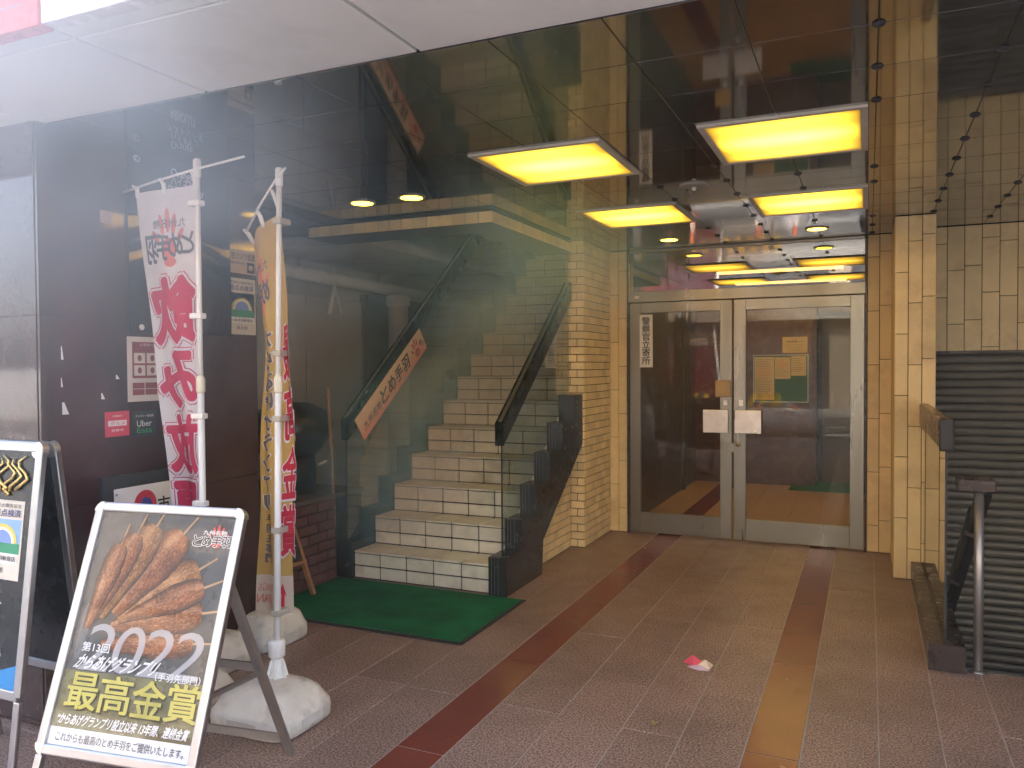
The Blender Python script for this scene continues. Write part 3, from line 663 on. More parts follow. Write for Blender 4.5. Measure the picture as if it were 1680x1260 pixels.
for q, (a, b, c, d) in enumerate(((-1.29, -1.06, 1.06, 1.59), (-1.05, -.87, 1.32, 1.585), (-.86, -.69, 1.36, 1.60))):
    MB().box(a, b, YL-.0204, YL-.019, c, d).build('paper', M_pap2, nb)
    n_ = int((d-c)/.022)
    for k in range(1, n_-1): put_print('print_line', *SQ, (a+.015, b-.015-random.uniform(0, .06), d-.022*k-.014, d-.022*k-.006), bmp, [M_faint, mat('orange_print', (.5, .25, .08), .8), mat('olive_print', (.3, .3, .1), .8)][(k//6+q) % 3], nb)
pn = thing('paper_notice', (-.82, YL, 1.73), 'cream paper notice with black heading above the notice board', 'notice')
MB().box(-.965, -.675, YL-.006, YL-.001, 1.64, 1.835).build('paper', M_pap2, pn)
pmp = plane_map((0, YL-.006, 0), (1, 0, 0), (0, 0, 1), .0012)
write('lettering', '防犯設備作動について', (-.92, -.72, 1.765, 1.79), pmp, M_ink, pn, bold=.03)
for k in range(3): put_print('print_line', *SQ, (-.93, -.71-.02*k, 1.735-.025*k, 1.740-.025*k), pmp, M_faint, pn)
write('lettering', '管理組合　管理会社', (-.90, -.74, 1.66, 1.672), pmp, M_ink, pn)
for k, (y0, lab) in enumerate(((8.2, 'lit lobby ceiling lamp near the glass door'), (9.4, 'lit lobby ceiling lamp near the notice board'))):
    tl = thing('lobby_lamp', (-.8, y0, 2.44), lab, 'ceiling lamp', 'lobby ceiling lamps')
    MB().box(-1.4, -.2, y0-.09, y0+.09, 2.425, 2.449, .003).build('housing', M_plastic, tl); MB().box(-1.38, -.22, y0-.07, y0+.07, 2.410, 2.4245).build('diffuser', emit('lobby_glow', (1., .62, .2), 3.0), tl)

# ================================================================== OBJECTS
# green mat before the stairs
gmt = thing('green_floor_mat', (-2.7, 4.2, 0), 'green pile floor mat with black rim before the stairs', 'mat')
MB().box(-3.44, -1.985, 3.765, 4.655, .0015, .007, .002).build('rim', M_rubber, gmt)
MB().box(-3.42, -2.01, 3.795, 4.64, .0075, .0125, .002).build('pile', M_green, gmt)
# litter
lt = thing('crumpled_wrapper', (-.764, 3.98, 0), 'crumpled pink and cream wrapper lying on the granite floor', 'litter')
def crumple(c, pts, m, nm):
    b = MB(); vs = [b.bm.verts.new(Vector(c)+Vector(p)) for p in pts]
    for f in ((0, 1, 4), (1, 2, 4), (2, 3, 4), (3, 0, 4), (0, 3, 5), (3, 2, 5), (2, 1, 5), (1, 0, 5)): b.bm.faces.new([vs[i] for i in f])
    return b.build(nm, m, lt)
crumple((-.79, 3.985, 0), [(-.05, -.01, .012), (.0, -.03, .003), (.05, .0, .018), (-.01, .05, .02), (-.01, .01, .045), (0, 0, .002)], mat('pink_foil', (.62, .07, .11), .35), 'foil')
crumple((-.745, 3.97, 0), [(-.03, -.02, .003), (.04, -.03, .004), (.05, .02, .01), (-.01, .03, .022), (.015, 0, .04), (0, 0, .001)], mat('cream_foil', (.7, .55, .38), .4), 'inner_paper')
crumple((-.76, 3.945, 0), [(-.06, .0, .002), (.0, -.03, .002), (.06, -.02, .002), (.02, .02, .008), (0, 0, .018), (0, 0, .0005)], mat('mauve_foil', (.55, .42, .5), .4), 'fold')
lf_ = MB(); lf_.grid(lambda u, v: Vector((-.806+(u-.5)*.035*(1-abs(2*v-1)**2*.7), 3.245+(v-.5)*.035, .003+.012*abs(u-.5)*2+.004*math.sin(v*5))), 4, 4)
tag(lf_.build('dry_leaf', mat('dry_leaf', (.45, .36, .12), .7)), 'small dry yellow leaf lying on the granite floor', 'leaf')

# ---- flag stands
def flag_base(c, sx, sy, lab, sock=None, h=.165):
    t = thing('flag_base', (c[0], c[1], 0), lab, 'flag base', 'white plastic water bases of the flag stands')
    rings = []; b = MB(); n_ = 40
    prof_ = [(.93, .002), (.99, .012), (1., .05), (.985, .075), (.94, .085), (.80, h*.80), (.62, h*.96), (.4, h)]
    for s_, z_ in prof_:
        ring = []
        for k in range(n_):
            a = 2*math.pi*k/n_; ca, sa = math.cos(a), math.sin(a); e = .42
            ring.append(b.bm.verts.new((c[0]+sx/2*s_*math.copysign(abs(ca)**e, ca), c[1]+sy/2*s_*math.copysign(abs(sa)**e, sa), z_)))
        rings.append(ring)
    for i in range(len(rings)-1):
        for k in range(n_): b.bm.faces.new((rings[i][k], rings[i][(k+1) % n_], rings[i+1][(k+1) % n_], rings[i+1][k]))
    b.bm.faces.new(rings[0][::-1]); b.bm.faces.new(rings[-1])
    b.build('tank', M_base, t, True)
    MB().lathe((c[0]+sx*.2, c[1]+sy*.24, h*.82), [(.024, -.01), (.026, .008), (.02, .012), (.006, .010)], 18).build('filler_cap', M_base, t, True)
    MB().box(c[0]+sx*.497, c[0]+sx*.503, c[1]-sy*.18, c[1]+sy*.18, .028, .066, .001).build('moulded_label', mat('worn_label', (.58, .55, .49), .6), t)
    MB().box(c[0]-sx*.18, c[0]+sx*.18, c[1]-sy*.503, c[1]-sy*.497, .028, .066, .001).build('moulded_label', mat('worn_label', (.58, .55, .49)), t)
    if sock:
        x, y = sock
        MB().lathe((x, y, 0), [(.040, h-.02), (.036, h+.002), (.026, h+.03), (.024, h+.09)], 18).build('socket', M_plastic, t, True)
        for k in range(6):
            a = k*math.pi/3; MB().bar((x+.024*math.cos(a), y+.024*math.sin(a), h+.07), (x+.045*math.cos(a), y+.045*math.sin(a), h-.008), .006, .012).build('rib', M_plastic, t)
        MB().lathe((x, y, 0), [(.030, h+.085), (.036, h+.09), (.036, h+.15), (.032, h+.158), (.018, h+.160)], 20).build('collar', M_plastic, t, True)
    return t
flag_base((-2.31, 2.65), .43, .37, 'weathered white plastic flag base holding the yellow banner pole', (-2.33, 2.71))
flag_base((-2.755, 2.59), .40, .36, 'white plastic flag base holding the pink lettered banner pole', (-2.62, 2.59))
flag_base((-2.975, 3.01), .26, .36, 'dusty flag base against the brown pillar behind the pink lettered banner')
flag_base((-2.975, 3.42), .26, .38, 'dusty flag base beside the corner of the green mat', None, .18)
def pole(name, x, y, ztop, dx=0.):
    pass
def flag_pole(par, x, y, z0, z1, lean):
    zs_ = [z0, z0+(z1-z0)*.42, z1]; P = lambda z_: (x+lean*(z_-z0), y, z_)
    MB().cyl(P(z0), P(1.42), .0145, 14).build('lower_pole', M_plastic, par, True)
    MB().cyl(P(1.36), P(z1), .0115, 14).build('upper_pole', M_plastic, par, True)
    MB().lathe(P(1.44), [(.0145, -.05), (.019, -.04), (.019, .01), (.012, .028)], 16).build('clamp_nut', mat('cream_plastic', (.72, .66, .48), .4), par, True)
    MB().lathe(P(z1), [(.0155, -.05), (.0165, 0), (.0165, .022), (.012, .028)], 16).build('top_cap', M_plastic, par, True)
# banner 1: white with pink characters (seen from its back, print showing through)
p1 = thing('white_banner', (-2.62, 2.59, .16), 'white banner with large pink reversed characters on white pole', 'banner', 'flag banners by the pillar')
flag_pole(p1, -2.62, 2.59, .17, 2.365, -.002)
MB().tube([(-2.36, 2.585, 2.372), (-2.62, 2.575, 2.345), (-2.85, 2.585, 2.322), (-3.085, 2.61, 2.298)], .0055, 8).build('arm', M_plastic, p1, True)
def lerp(tab, x):
    for (a, fa), (b, fb_) in zip(tab, tab[1:]):
        if x <= b: return fa+(fb_-fa)*max(0, (x-a))/(b-a)
    return tab[-1][1]
def f1(u, v):
    """u 0 pole side .. 1 free side; v 0 top .. 1 bottom"""
    z_ = 2.29-v*1.72+ .015*u*(1-v) - u*.02
    w_ = lerp([(0, .365), (.3, .34), (.53, .315), (.82, .265), (1, .24)], v)
    cur = lerp([(0, .0), (.3, .04), (.6, .08), (1, .12)], v)
    x = -2.645-w_*u; y = 2.605 + cur*math.sin(u*1.9)*1.0 + .012*math.sin(u*7+v*4)*(.4+v) + .004*math.sin(v*15+u*3)
    return Vector((x, y, z_))
def surf(f, off):
    def g(u, v):
        e = .01; a = f(u+e, v)-f(u-e, v); b = f(u, v+e)-f(u, v-e); n_ = a.cross(b); n_.normalize(); p = f(u, v)
        if n_.dot(Vector((0, 0, 1.5))-p) < 0: n_ = -n_
        return p+n_*off
    return g
M_fw = cloth('white_flag_cloth', (.80, .78, .80), .3)
MB().grid(f1, 24, 60).build('cloth', M_fw, p1, True)
M_pink = cloth('pink_print', (.62, .06, .13), .25); M_pinkl = cloth('pink_edge_print', (.60, .13, .20), .25); M_fgrey = cloth('grey_print_cloth', (.13, .13, .15), .2); M_redp = cloth('soft_red_print', (.72, .22, .19), .25)
# u is measured from the pole, so characters read reversed
def fl1(off): 
    g = surf(f1, off); return lambda a, b_: g(a, 1-b_)
def bigchar(ch, v0, v1, u0_=.02, u1_=.98):
    write('lettering_edge', ch, (u0_-.03, u1_+.03, 1-v1-.006, 1-v0+.006), fl1(.0022), M_pinkl, p1, bold=.095, sub=.07)
    write('lettering_edge', ch, (u0_-.01, u1_+.01, 1-v1-.003, 1-v0+.003), fl1(.0036), M_fw, p1, bold=.075, sub=.07)
    write('lettering', ch, (u0_+.02, u1_-.02, 1-v1+.004, 1-v0-.004), fl1(.0052), M_pink, p1, bold=.045, sub=.07)
put_print('hand_print', *HAND, (.22, .78, 1-.185, 1-.045), fl1(.0022), M_redp, p1, sub=.05)
for q, c in enumerate('九州名物'): write('logo_lettering', c, (.22+.13*q, .335+.13*q, 1-.098, 1-.075), fl1(.0036), M_fgrey, p1, bold=.01, sub=.05)
for q, c in enumerate('とめ手羽'): write('logo_lettering', c, (.07+.2*q, .30+.2*q, 1-.168-.006*q, 1-.112), fl1(.0036), M_fgrey, p1, bold=.03, sub=.05)
put_print('seal', *ellipse(), (.38, .58, 1-.198, 1-.172), fl1(.0036), M_redp, p1)
bigchar('飲', .215, .40); bigchar('み', .405, .565); bigchar('放', .57, .735); bigchar('題', .745, .93)
for v, u in ((0, .02), (0, .52), (0, .97)):
    p = f1(u, 0); MB().tube([p+Vector((0, 0, -.02)), p+Vector((.004, -.006, .02)), Vector((p.x, 2.58, 2.345-(-2.62-p.x)*.1+.006))], [.009, .010, .006], 6).build('hanging_loop', M_plastic, p1, True)
for v in (.05, .33, .58, .80):
    z_ = 2.29-v*1.72; MB().box(-2.665, -2.60, 2.572, 2.608, z_-.012, z_+.012, .004).build('pole_loop', M_plastic, p1)
# banner 2: yellow
p2 = thing('yellow_banner', (-2.33, 2.71, .16), 'yellow banner with dark vertical characters on white pole', 'banner', 'flag banners by the pillar')
flag_pole(p2, -2.33, 2.71, .17, 2.318, .021)
A2 = R(20); D2 = Vector((-math.cos(A2), math.sin(A2), 0)); N2 = Vector((math.sin(A2), math.cos(A2), 0))
ptop = Vector((-2.285, 2.71, 2.30))
MB().tube([ptop-D2*.07+Vector((0, -.014, .03)), ptop+Vector((0, -.014, 0)), ptop+D2*.16+Vector((0, 0, -.085)), ptop+D2*.31+Vector((0, .01, -.19))], .0055, 8).build('arm', M_plastic, p2, True)
def f2(u, v):
    """u 0 right edge .. 1 free left edge"""
    zl = lerp([(0, 2.08), (.27, 1.6), (.6, 1.05), (1, .39)], v); zr = lerp([(0, 2.20), (.27, 1.68), (.6, 1.10), (1, .43)], v)
    ul_ = lerp([(0, .28), (.12, .245), (.27, .20), (.6, .24), (1, .265)], v); ur = lerp([(0, .03), (.1, .02), (.22, -.015), (.55, -.035), (1, -.015)], v)
    a = ur+(ul_-ur)*u
    y_ = .030+.018*math.sin(u*7.5+v*2.2)+.006*math.sin(v*14+u*4)
    return Vector((-2.31, 2.72, 0))+D2*a+N2*y_+Vector((0, 0, zr+(zl-zr)*u))
M_fy = cloth('yellow_flag_cloth', (.62, .42, .13), .4); M_fyb = cloth('cream_flag_cloth', (.70, .62, .5), .35)
b = MB().grid(lambda u, v: f2(u, v*.9), 28, 60); b.build('cloth', M_fy, p2, True)
MB().grid(lambda u, v: f2(u, .9005+v*.0995), 28, 8).build('bottom_band', M_fyb, p2, True)
def fl2(off):
    g = surf(f2, off); return lambda a, b_: g(a, 1-b_)
M_fr = cloth('red_print_cloth', (.60, .04, .07), .25)
put_print('hand_print', *HAND, (.40, .96, 1-.22, 1-.06), fl2(.0022), M_redp, p2, sub=.05)
for q, c in enumerate('九州名物'): write('logo_lettering', c, (.44+.12*q, .55+.12*q, 1-.115, 1-.09), fl2(.0036), M_fgrey, p2, bold=.01, sub=.05)
for q, c in enumerate('め手羽'): write('logo_lettering', c, (.42+.17*q, .60+.17*q, 1-.195, 1-.135), fl2(.0036), M_fgrey, p2, bold=.03, sub=.05)
chs = 'からあげグランプリ'
for q, c in enumerate(chs):
    v0 = .25+q*.0535
    write('lettering_edge', c, (.40, .96, 1-v0-.053, 1-v0), fl2(.0022), M_fyb, p2, bold=.06, sub=.06)
    write('lettering', c, (.44, .92, 1-v0-.050, 1-v0-.003), fl2(.0036), M_fgrey, p2, bold=.03, sub=.06)
for q, c in enumerate('手羽先部門'): write('lettering', c, (.50, .86, 1-.735-.027*(q+1)+.002, 1-.735-.027*q), fl2(.0036), M_fgrey, p2, bold=.035, sub=.06)
for q, c in enumerate('最高金賞'):
    v0 = .26+q*.15
    write('lettering_edge', c, (-.16, .24, 1-v0-.146, 1-v0), fl2(.0022), M_fw, p2, bold=.06, sub=.06)
    write('lettering', c, (-.14, .22, 1-v0-.14, 1-v0-.004), fl2(.0036), M_fr, p2, bold=.03, sub=.06)
write('lettering', 'WINGS', (.42, .95, 1-.945, 1-.925), fl2(.0036), M_redp, p2, flip=False, sub=.06); write('lettering', 'JAPAN', (.42, .97, 1-.985, 1-.953), fl2(.0036), M_redp, p2, bold=.02, sub=.06)
put_print('red_arrow', [(.2, 0), (.5, .0), (.5, .6), (.9, .5), (.4, 1), (0, .5), (.2, .6)], [(0, 1, 2, 3, 4, 5, 6)], (.12, .3, 1-.99, 1-.92), fl2(.0036), M_fr, p2)
for u in (.02, .5, .98):
    p = f2(u, 0); q_ = ptop+D2*max(0, (p-ptop).dot(D2))*1.05; q_.z -= .58*max(0, (p-ptop).dot(D2))
    MB().tube([p+Vector((0, 0, -.02)), (p+q_)/2+Vector((.006, -.008, 0)), q_], [.009, .010, .006], 6).build('hanging_loop', M_plastic, p2, True)
for z_ in (2.12, 1.56, 1.28, .80, .44):
    xx = -2.33+.021*(z_-.17); MB().box(xx-.024, xx+.024, 2.692, 2.76, z_-.013, z_+.013, .005).build('pole_loop', mat('tan_tape', (.42, .37, .28), .6), p2)

# ---- stickers, papers and boards on the pillar
def wmap(off): return lambda y, z_: Vector((XW+off, y, z_))       # wall face looks towards +X: y runs right in the picture
def sticker(name, y0, y1, z0, z1, m, lab, cat='sticker', th=.0012):
    t = thing(name, (XW, (y0+y1)/2, (z0+z1)/2), lab, cat); MB().box(XW+.0002, XW+th, y0, y1, z0, z1).build('sheet', m, t); return t
# positions were read off the wall plane
def wy(px, py):
    d = rgt*(px-840)/FPX - upv*(py-630)/FPX + fwd; t = XW/d.x; return t*d.y, 1.5+t*d.z
def wrect(x0, y0, x1, y1):
    a = wy(x0, (y0+y1)/2)[0]; b = wy(x1, (y0+y1)/2)[0]; xm = (x0+x1)/2; return a, b, wy(xm, y1)[1], wy(xm, y0)[1]
def wprint(t, body, r, m, off=.002, bold=.01, nm='lettering'): write(nm, body, r, wmap(off), m, t, bold=bold)
r = wrect(172, 675, 212, 716); t = sticker('pink_sticker', *r, mat('pink_sticker', (.62, .06, .10), .5), 'small pink square sticker with pale label on the brown pillar')
h_ = r[3]-r[2]; w_ = r[1]-r[0]
put_print('pale_label', *SQ, (r[0]+.12*w_, r[1]-.12*w_, r[2]+.42*h_, r[3]-.36*h_), wmap(.002), M_paper, t)
wprint(t, 'お客様各位', (r[0]+.3*w_, r[1]-.3*w_, r[3]-.22*h_, r[3]-.14*h_), M_paper); wprint(t, '営業中', (r[0]+.25*w_, r[1]-.25*w_, r[2]+.2*h_, r[2]+.3*h_), M_paper); wprint(t, 'グルメ', (r[0]+.2*w_, r[1]-.2*w_, r[2]+.45*h_, r[3]-.39*h_), mat('pink_sticker'  , (1, 1, 1)), .003)
r = wrect(217, 674, 256, 716); t = sticker('delivery_sticker', *r, mat('black_sticker', (.012, .02, .02), .4), 'black square delivery sticker with white and green lettering', 'sticker'); h_ = r[3]-r[2]; w_ = r[1]-r[0]
wprint(t, 'デリバリー対応店', (r[0]+.12*w_, r[1]-.12*w_, r[3]-.24*h_, r[3]-.14*h_), M_paper)
wprint(t, 'Uber', (r[0]+.18*w_, r[1]-.2*w_, r[2]+.40*h_, r[3]-.36*h_), M_paper, bold=.008); wprint(t, 'Eats', (r[0]+.18*w_, r[1]-.2*w_, r[2]+.15*h_, r[2]+.36*h_), mat('green_letter', (.02, .35, .1), .5), bold=.008)
# curling paper notice
r = wrect(207, 553, 276, 658); t = thing('paper_notice', (XW, (r[0]+r[1])/2, r[2]), 'white paper notice with dark pink printed boxes, half behind the banner', 'notice'); h_ = r[3]-r[2]; w_ = r[1]-r[0]
def pap(off): return lambda y, z_: Vector((XW+.003+off+.02*max(0, .25-(y-r[0])/w_)**1.2, y, z_))
MB().grid(lambda u, v: pap(0)(r[0]+u*w_, r[2]+v*h_), 8, 4).build('sheet', mat('warm_paper', (.66, .60, .55), .8), t, True)
M_mar = mat('maroon_print', (.26, .06, .07), .7)
put_print('print_block', *SQ, (r[0]+.12*w_, r[1], r[2]+.36*h_, r[3]-.08*h_), pap(.0012), M_mar, t, sub=.02)
for i in range(3):
    for j in range(2): put_print('print_box', *SQ, (r[0]+(.16+.30*i)*w_, r[0]+(.42+.30*i)*w_, r[2]+(.40+.19*j)*h_, r[2]+(.56+.19*j)*h_), pap(.0022), MATS['warm_paper'], t, sub=.02); put_print('print_icon', *ellipse(10), (r[0]+(.24+.30*i)*w_, r[0]+(.34+.30*i)*w_, r[2]+(.43+.19*j)*h_, r[2]+(.53+.19*j)*h_), pap(.0032), M_mar, t)
for i in range(3):
    for j in range(2): put_print('print_box', *SQ, (r[0]+(.12+.30*i)*w_, r[0]+(.40+.30*i)*w_, r[2]+(.10+.10*j)*h_, r[2]+(.19+.10*j)*h_), pap(.0014), M_mar, t, sub=.02)
write('lettering', 'お客様へのお願い', (r[0]+.3*w_, r[1]-.05*w_, r[3]-.145*h_, r[3]-.10*h_), pap(.0024), MATS['warm_paper'], t)
# camera notice and certificate
r = wrect(372, 410, 419, 449); t = sticker('camera_notice', *r, mat('tan_sticker', (.55, .40, .24), .5), 'tan security camera notice on the pillar behind the yellow banner', 'notice'); h_ = r[3]-r[2]; w_ = r[1]-r[0]
wprint(t, '防犯カメラ設置', (r[0]+.03*w_, r[1]-.03*w_, r[3]-.42*h_, r[3]-.12*h_), M_ink); wprint(t, 'Operated for Security', (r[0]+.03*w_, r[0]+.6*w_, r[2]+.35*h_, r[2]+.5*h_), M_ink); put_print('camera_icon', *SQ, (r[1]-.32*w_, r[1]-.05*w_, r[2]+.06*h_, r[2]+.5*h_), wmap(.002), M_ink, t); put_print('camera_icon', *ellipse(), (r[1]-.27*w_, r[1]-.10*w_, r[2]+.16*h_, r[2]+.4*h_), wmap(.003), MATS['tan_sticker'], t)
def certificate(t, fm_, y0, y1, z0, z1, shop):
    w_ = y1-y0; h_ = z1-z0; P = lambda nm, a, b_, c, d, m, o_, sh_=SQ: put_print(nm, *sh_, (y0+a*w_, y0+b_*w_, z0+c*h_, z0+d*h_), fm_(o_), m, t)
    M_sky = mat('sky_print', (.25, .42, .62), .6); M_cg = mat('green_band_print', (.05, .28, .15), .6)
    P('picture', .05, .95, .44, .74, M_sky, .0012)
    n_ = 16
    for q, (ro, cc) in enumerate(((.40, (.65, .55, .12)), (.34, (.7, .68, .5)), (.28, (.2, .3, .6)))):
        V = [(.5+ro*math.cos(math.pi*k/n_), ro*2.0*math.sin(math.pi*k/n_)*.9) for k in range(n_+1)]
        put_print('rainbow', V, [tuple(range(n_+1))], (y0+.05*w_, y0+.95*w_, z0+.44*h_, z0+.74*h_), fm_(.002+q*.0008), mat('rainbow%d' % q, cc, .6), t)
    P('rainbow', .27, .73, .44, .56, M_sky, .005, ellipse()) if False else None
    P('band', .05, .95, .31, .44, M_cg, .0014); P('name_box', .08, .92, .20, .31, M_paper, .0016)
    write('lettering', '感染防止徹底宣言', (y0+.08*w_, y0+.92*w_, z0+.90*h_, z0+.95*h_), fm_(.0016), M_ink, t); write('lettering', '重点点検済', (y0+.08*w_, y0+.92*w_, z0+.78*h_, z0+.88*h_), fm_(.0016), mat('blue_ink', (.08, .09, .2), .6), t, bold=.02)
    write('lettering', shop, (y0+.12*w_, y0+.88*w_, z0+.225*h_, z0+.285*h_), fm_(.0028), M_ink, t, bold=.015); write('lettering', '東京都', (y0+.3*w_, y0+.7*w_, z0+.09*h_, z0+.15*h_), fm_(.0016), M_ink, t)
r = wrect(373, 457, 419, 549); t = sticker('certificate', *r, mat('cert_paper', (.62, .57, .48), .6), 'tall certificate sticker with rainbow print behind the yellow banner', 'certificate'); certificate(t, wmap, *r, 'とめ手羽新宿店')
# torn tan tape mark
r = wrect(164, 346, 183, 367); t = sticker('tape_patch', *r, mat('tan_tape2', (.45, .33, .24), .6), 'small tan paper patch stuck on the brown pillar', 'sticker')
# scraps of old tape and scratches on the stone
for x0, y0, x1, y1 in ((100, 568, 104, 590), (100, 620, 103, 635), (102, 660, 113, 680), (166, 645, 172, 655), (190, 615, 196, 622)):
    r = wrect(x0, y0, x1, y1); MB().prism([(XW+.0003, r[0], r[2]), (XW+.0003, r[0], r[3]), (XW+.0003, r[0]+(r[1]-r[0])*.3, r[3]), (XW+.0003, r[1], r[2])], (.0008, 0, 0)).build('tape_scrap', M_paper, pil)
# black acrylic drinks board with chalk writing
r = (wy(207, 400)[0], wy(374, 400)[0], wy(290, 548)[1], CEIL-.004)
dbd = thing('black_drinks_board', (XW, (r[0]+r[1])/2, r[2]), 'glossy black board with white chalk drinks list on the pillar', 'board')
M_acr = mat('black_acrylic', (.01, .012, .013), .04, var=.0, rvar=.02, spec=.7)
def dbm(off): return lambda y, z_: Vector((XW+.014+off+.004*math.sin(y*7)*math.sin(z_*6), y, z_))
MB().grid(lambda u, v: dbm(0)(r[0]+u*(r[1]-r[0]), r[2]+v*(r[3]-r[2])), 12, 16).build('sheet', M_acr, dbd, True)
MB().box(XW+.0005, XW+.006, r[0], r[1], r[2], r[3]).build('backing', M_seam, dbd)
M_chalk = mat('chalk', (.75, .76, .74), .9)
def chalk(body, x0, y0, x1, y1): q = wrect(x0, y0, x1, y1); write('chalk_lettering', body, q, dbm(.003), M_chalk, dbd)
chalk('Orange', 276, 281, 312, 298); chalk('ハイネケン', 276, 296, 322, 309); chalk('クストソーダ', 270, 309, 330, 322); chalk('Ⓒ', 214, 255, 225, 266); chalk('ABSOLUT', 276, 330, 318, 345)
q = wrect(224, 532, 233, 542); put_print('seal', *ellipse(), q, dbm(.003), M_chalk, dbd)
# dark framed plate low on the pillar
r = wrect(163, 775, 284, 850); t = thing('white_plate_board', (XW, (r[0]+r[1])/2, r[2]), 'white plate with round red and blue emblem on dark backing', 'sign'); 
MB().box(XW+.0005, XW+.022, r[0], r[1], r[2]-.05, r[3], .002).build('backing', mat('dark_teal_board', (.035, .045, .048), .5), t)
q = wrect(181, 795, 277, 860); MB().box(XW+.023, XW+.026, q[0], q[1], q[2], q[3], .001).build('plate', M_paper, t)
put_print('emblem_disc', *ellipse(28), wrect(213, 803, 250, 850), wmap(.0275), mat('emblem_red', (.55, .05, .08), .5), t); put_print('emblem_leaf', [(0, .5), (.3, .95), (.7, .8), (1, .2), (.5, .1)], [(0, 1, 2, 3, 4)], wrect(222, 812, 246, 838), wmap(.0285), mat('emblem_blue', (.05, .08, .3), .5), t)
write('lettering', '市', wrect(252, 812, 272, 840), wmap(.0275), M_ink, t, bold=.02)
for x, y in ((184, 812), (274, 797)): yy, zz = wy(x, y); MB().cyl((XW+.026, yy, zz), (XW+.031, yy, zz), .006, 10).build('screw', M_steel2, t)

# ---- A-board with the skewer poster
AB = thing('poster_a_board', (-2.19, 1.70, 0), 'silver A-board with grilled skewer poster and gold lettering', 'a-board', None, (0, 0, 0.139))
LEAN = .356; V_ = Vector((0, math.sin(LEAN), math.cos(LEAN))); U_ = Vector((1, 0, 0)); NN = Vector((0, -math.cos(LEAN), math.sin(LEAN)))   # local: board faces -Y
def am(off): return lambda a, s_: U_*a + V_*s_ + NN*off
def abox(name, a0, a1, s0, s1, d0, d1, m, par=AB, bev=.003, lab=None):
    b = MB(); b.box(a0, a1, s0, s1, d0, d1, bev)
    for v in b.bm.verts: v.co = U_*v.co.x + V_*v.co.y + NN*v.co.z
    return b.build(name, m, par, world=False)
HW, S0, S1, FWD = .31, .245, 1.083, .034
abox('frame_rail', -HW+.02, HW-.02, S1-FWD, S1, -.012, .014, M_alu, bev=.006); abox('frame_rail', -HW+.02, HW-.02, S0, S0+FWD, -.012, .014, M_alu, bev=.006)
abox('frame_rail', -HW, -HW+FWD, S0+.02, S1-.02, -.012, .014, M_alu, bev=.006); abox('frame_rail', HW-FWD, HW, S0+.02, S1-.02, -.012, .014, M_alu, bev=.006)
M_corner = mat('chrome_corner', (.6, .6, .57), .35, metal=.9)
for sa in (-1, 1):
    for s_ in (S0, S1):
        b = MB(); n_ = 8; sg_ = -1 if s_ == S1 else 1; cx = sa*(HW-.034); cs = s_+sg_*.034
        poly = [(cx, cs)] + [(cx+sa*.0345*math.cos(math.pi/2*k/n_), cs-sg_*.0345*math.sin(math.pi/2*k/n_)) for k in range(n_+1)]
        b.prism([am(-.0125)(x, y) for x, y in poly], NN*.0275); b.build('corner_cap', M_corner, AB, world=False)
    abox('front_leg', sa*(HW-.02)-.014, sa*(HW-.02)+.014, .003, S0-.001, -.012, .010, M_alu)
abox('back_panel', -HW+.01, HW-.01, S0+.01, S1-.01, -.015, -.0125, M_dgrey)
# folding back legs
for sa in (-1, 1):
    x = sa*(HW-.03); pt = am(-.02)(x, .83); ft = Vector((x*.93, .70, .0))
    MB().bar(pt, ft+Vector((0, 0, .012)), .02, .03, (1, 0, 0)).build('back_leg', mat('grey_alloy', (.42, .40, .36), .4, metal=.8), AB, world=False)
    MB().bar(am(-.02)(x*.97, .47), Vector((x*.95, .52, .40)), .012, .02, (1, 0, 0)).build('stay', MATS['grey_alloy'], AB, world=False)
MB().bar((-HW*.86, .668, .085), (HW*.86, .668, .085), .012, .03).build('back_rail', MATS['grey_alloy'], AB, world=False); MB().bar((-HW*.86, .535, .405), (HW*.86, .535, .405), .012, .03).build('back_rail', MATS['grey_alloy'], AB, world=False)
# printed poster
PX0, PX1, PS0, PS1 = -HW+FWD-.004, HW-FWD+.004, S0+FWD-.004, S1-FWD+.004; PW_, PH_ = PX1-PX0, PS1-PS0
def pr(a, b_, c, d): return (PX0+a*PW_, PX0+b_*PW_, PS0+c*PH_, PS0+d*PH_)
M_pbg = mat('poster_slate', (.045, .05, .055), .3, var=.35, vscale=6, coat=.3); M_pgold = mat('poster_olive', (.13, .12, .045), .3, var=.45, vscale=9, coat=.3); M_pwhite = mat('poster_white', (.72, .72, .70), .35, coat=.2)
M_gold = mat('poster_gold', (.50, .45, .09), .35, var=.25, vscale=10); M_skew = mat('skewer_wood', (.45, .27, .13), .5)
pst = abox('poster', PX0, PX1, PS0, PS1, -.002, .001, M_pbg, bev=0)
def pp(nm, sh_, rect, m, off, **k): return put_print(nm, *sh_, rect, am(off), m, AB, world=False, **k)
def pw(body, rect, m, off=.0042, bold=.0, shear=0., nm='lettering'): return write(nm, body, rect, am(off), m, AB, bold=bold, world=False, shear=shear)
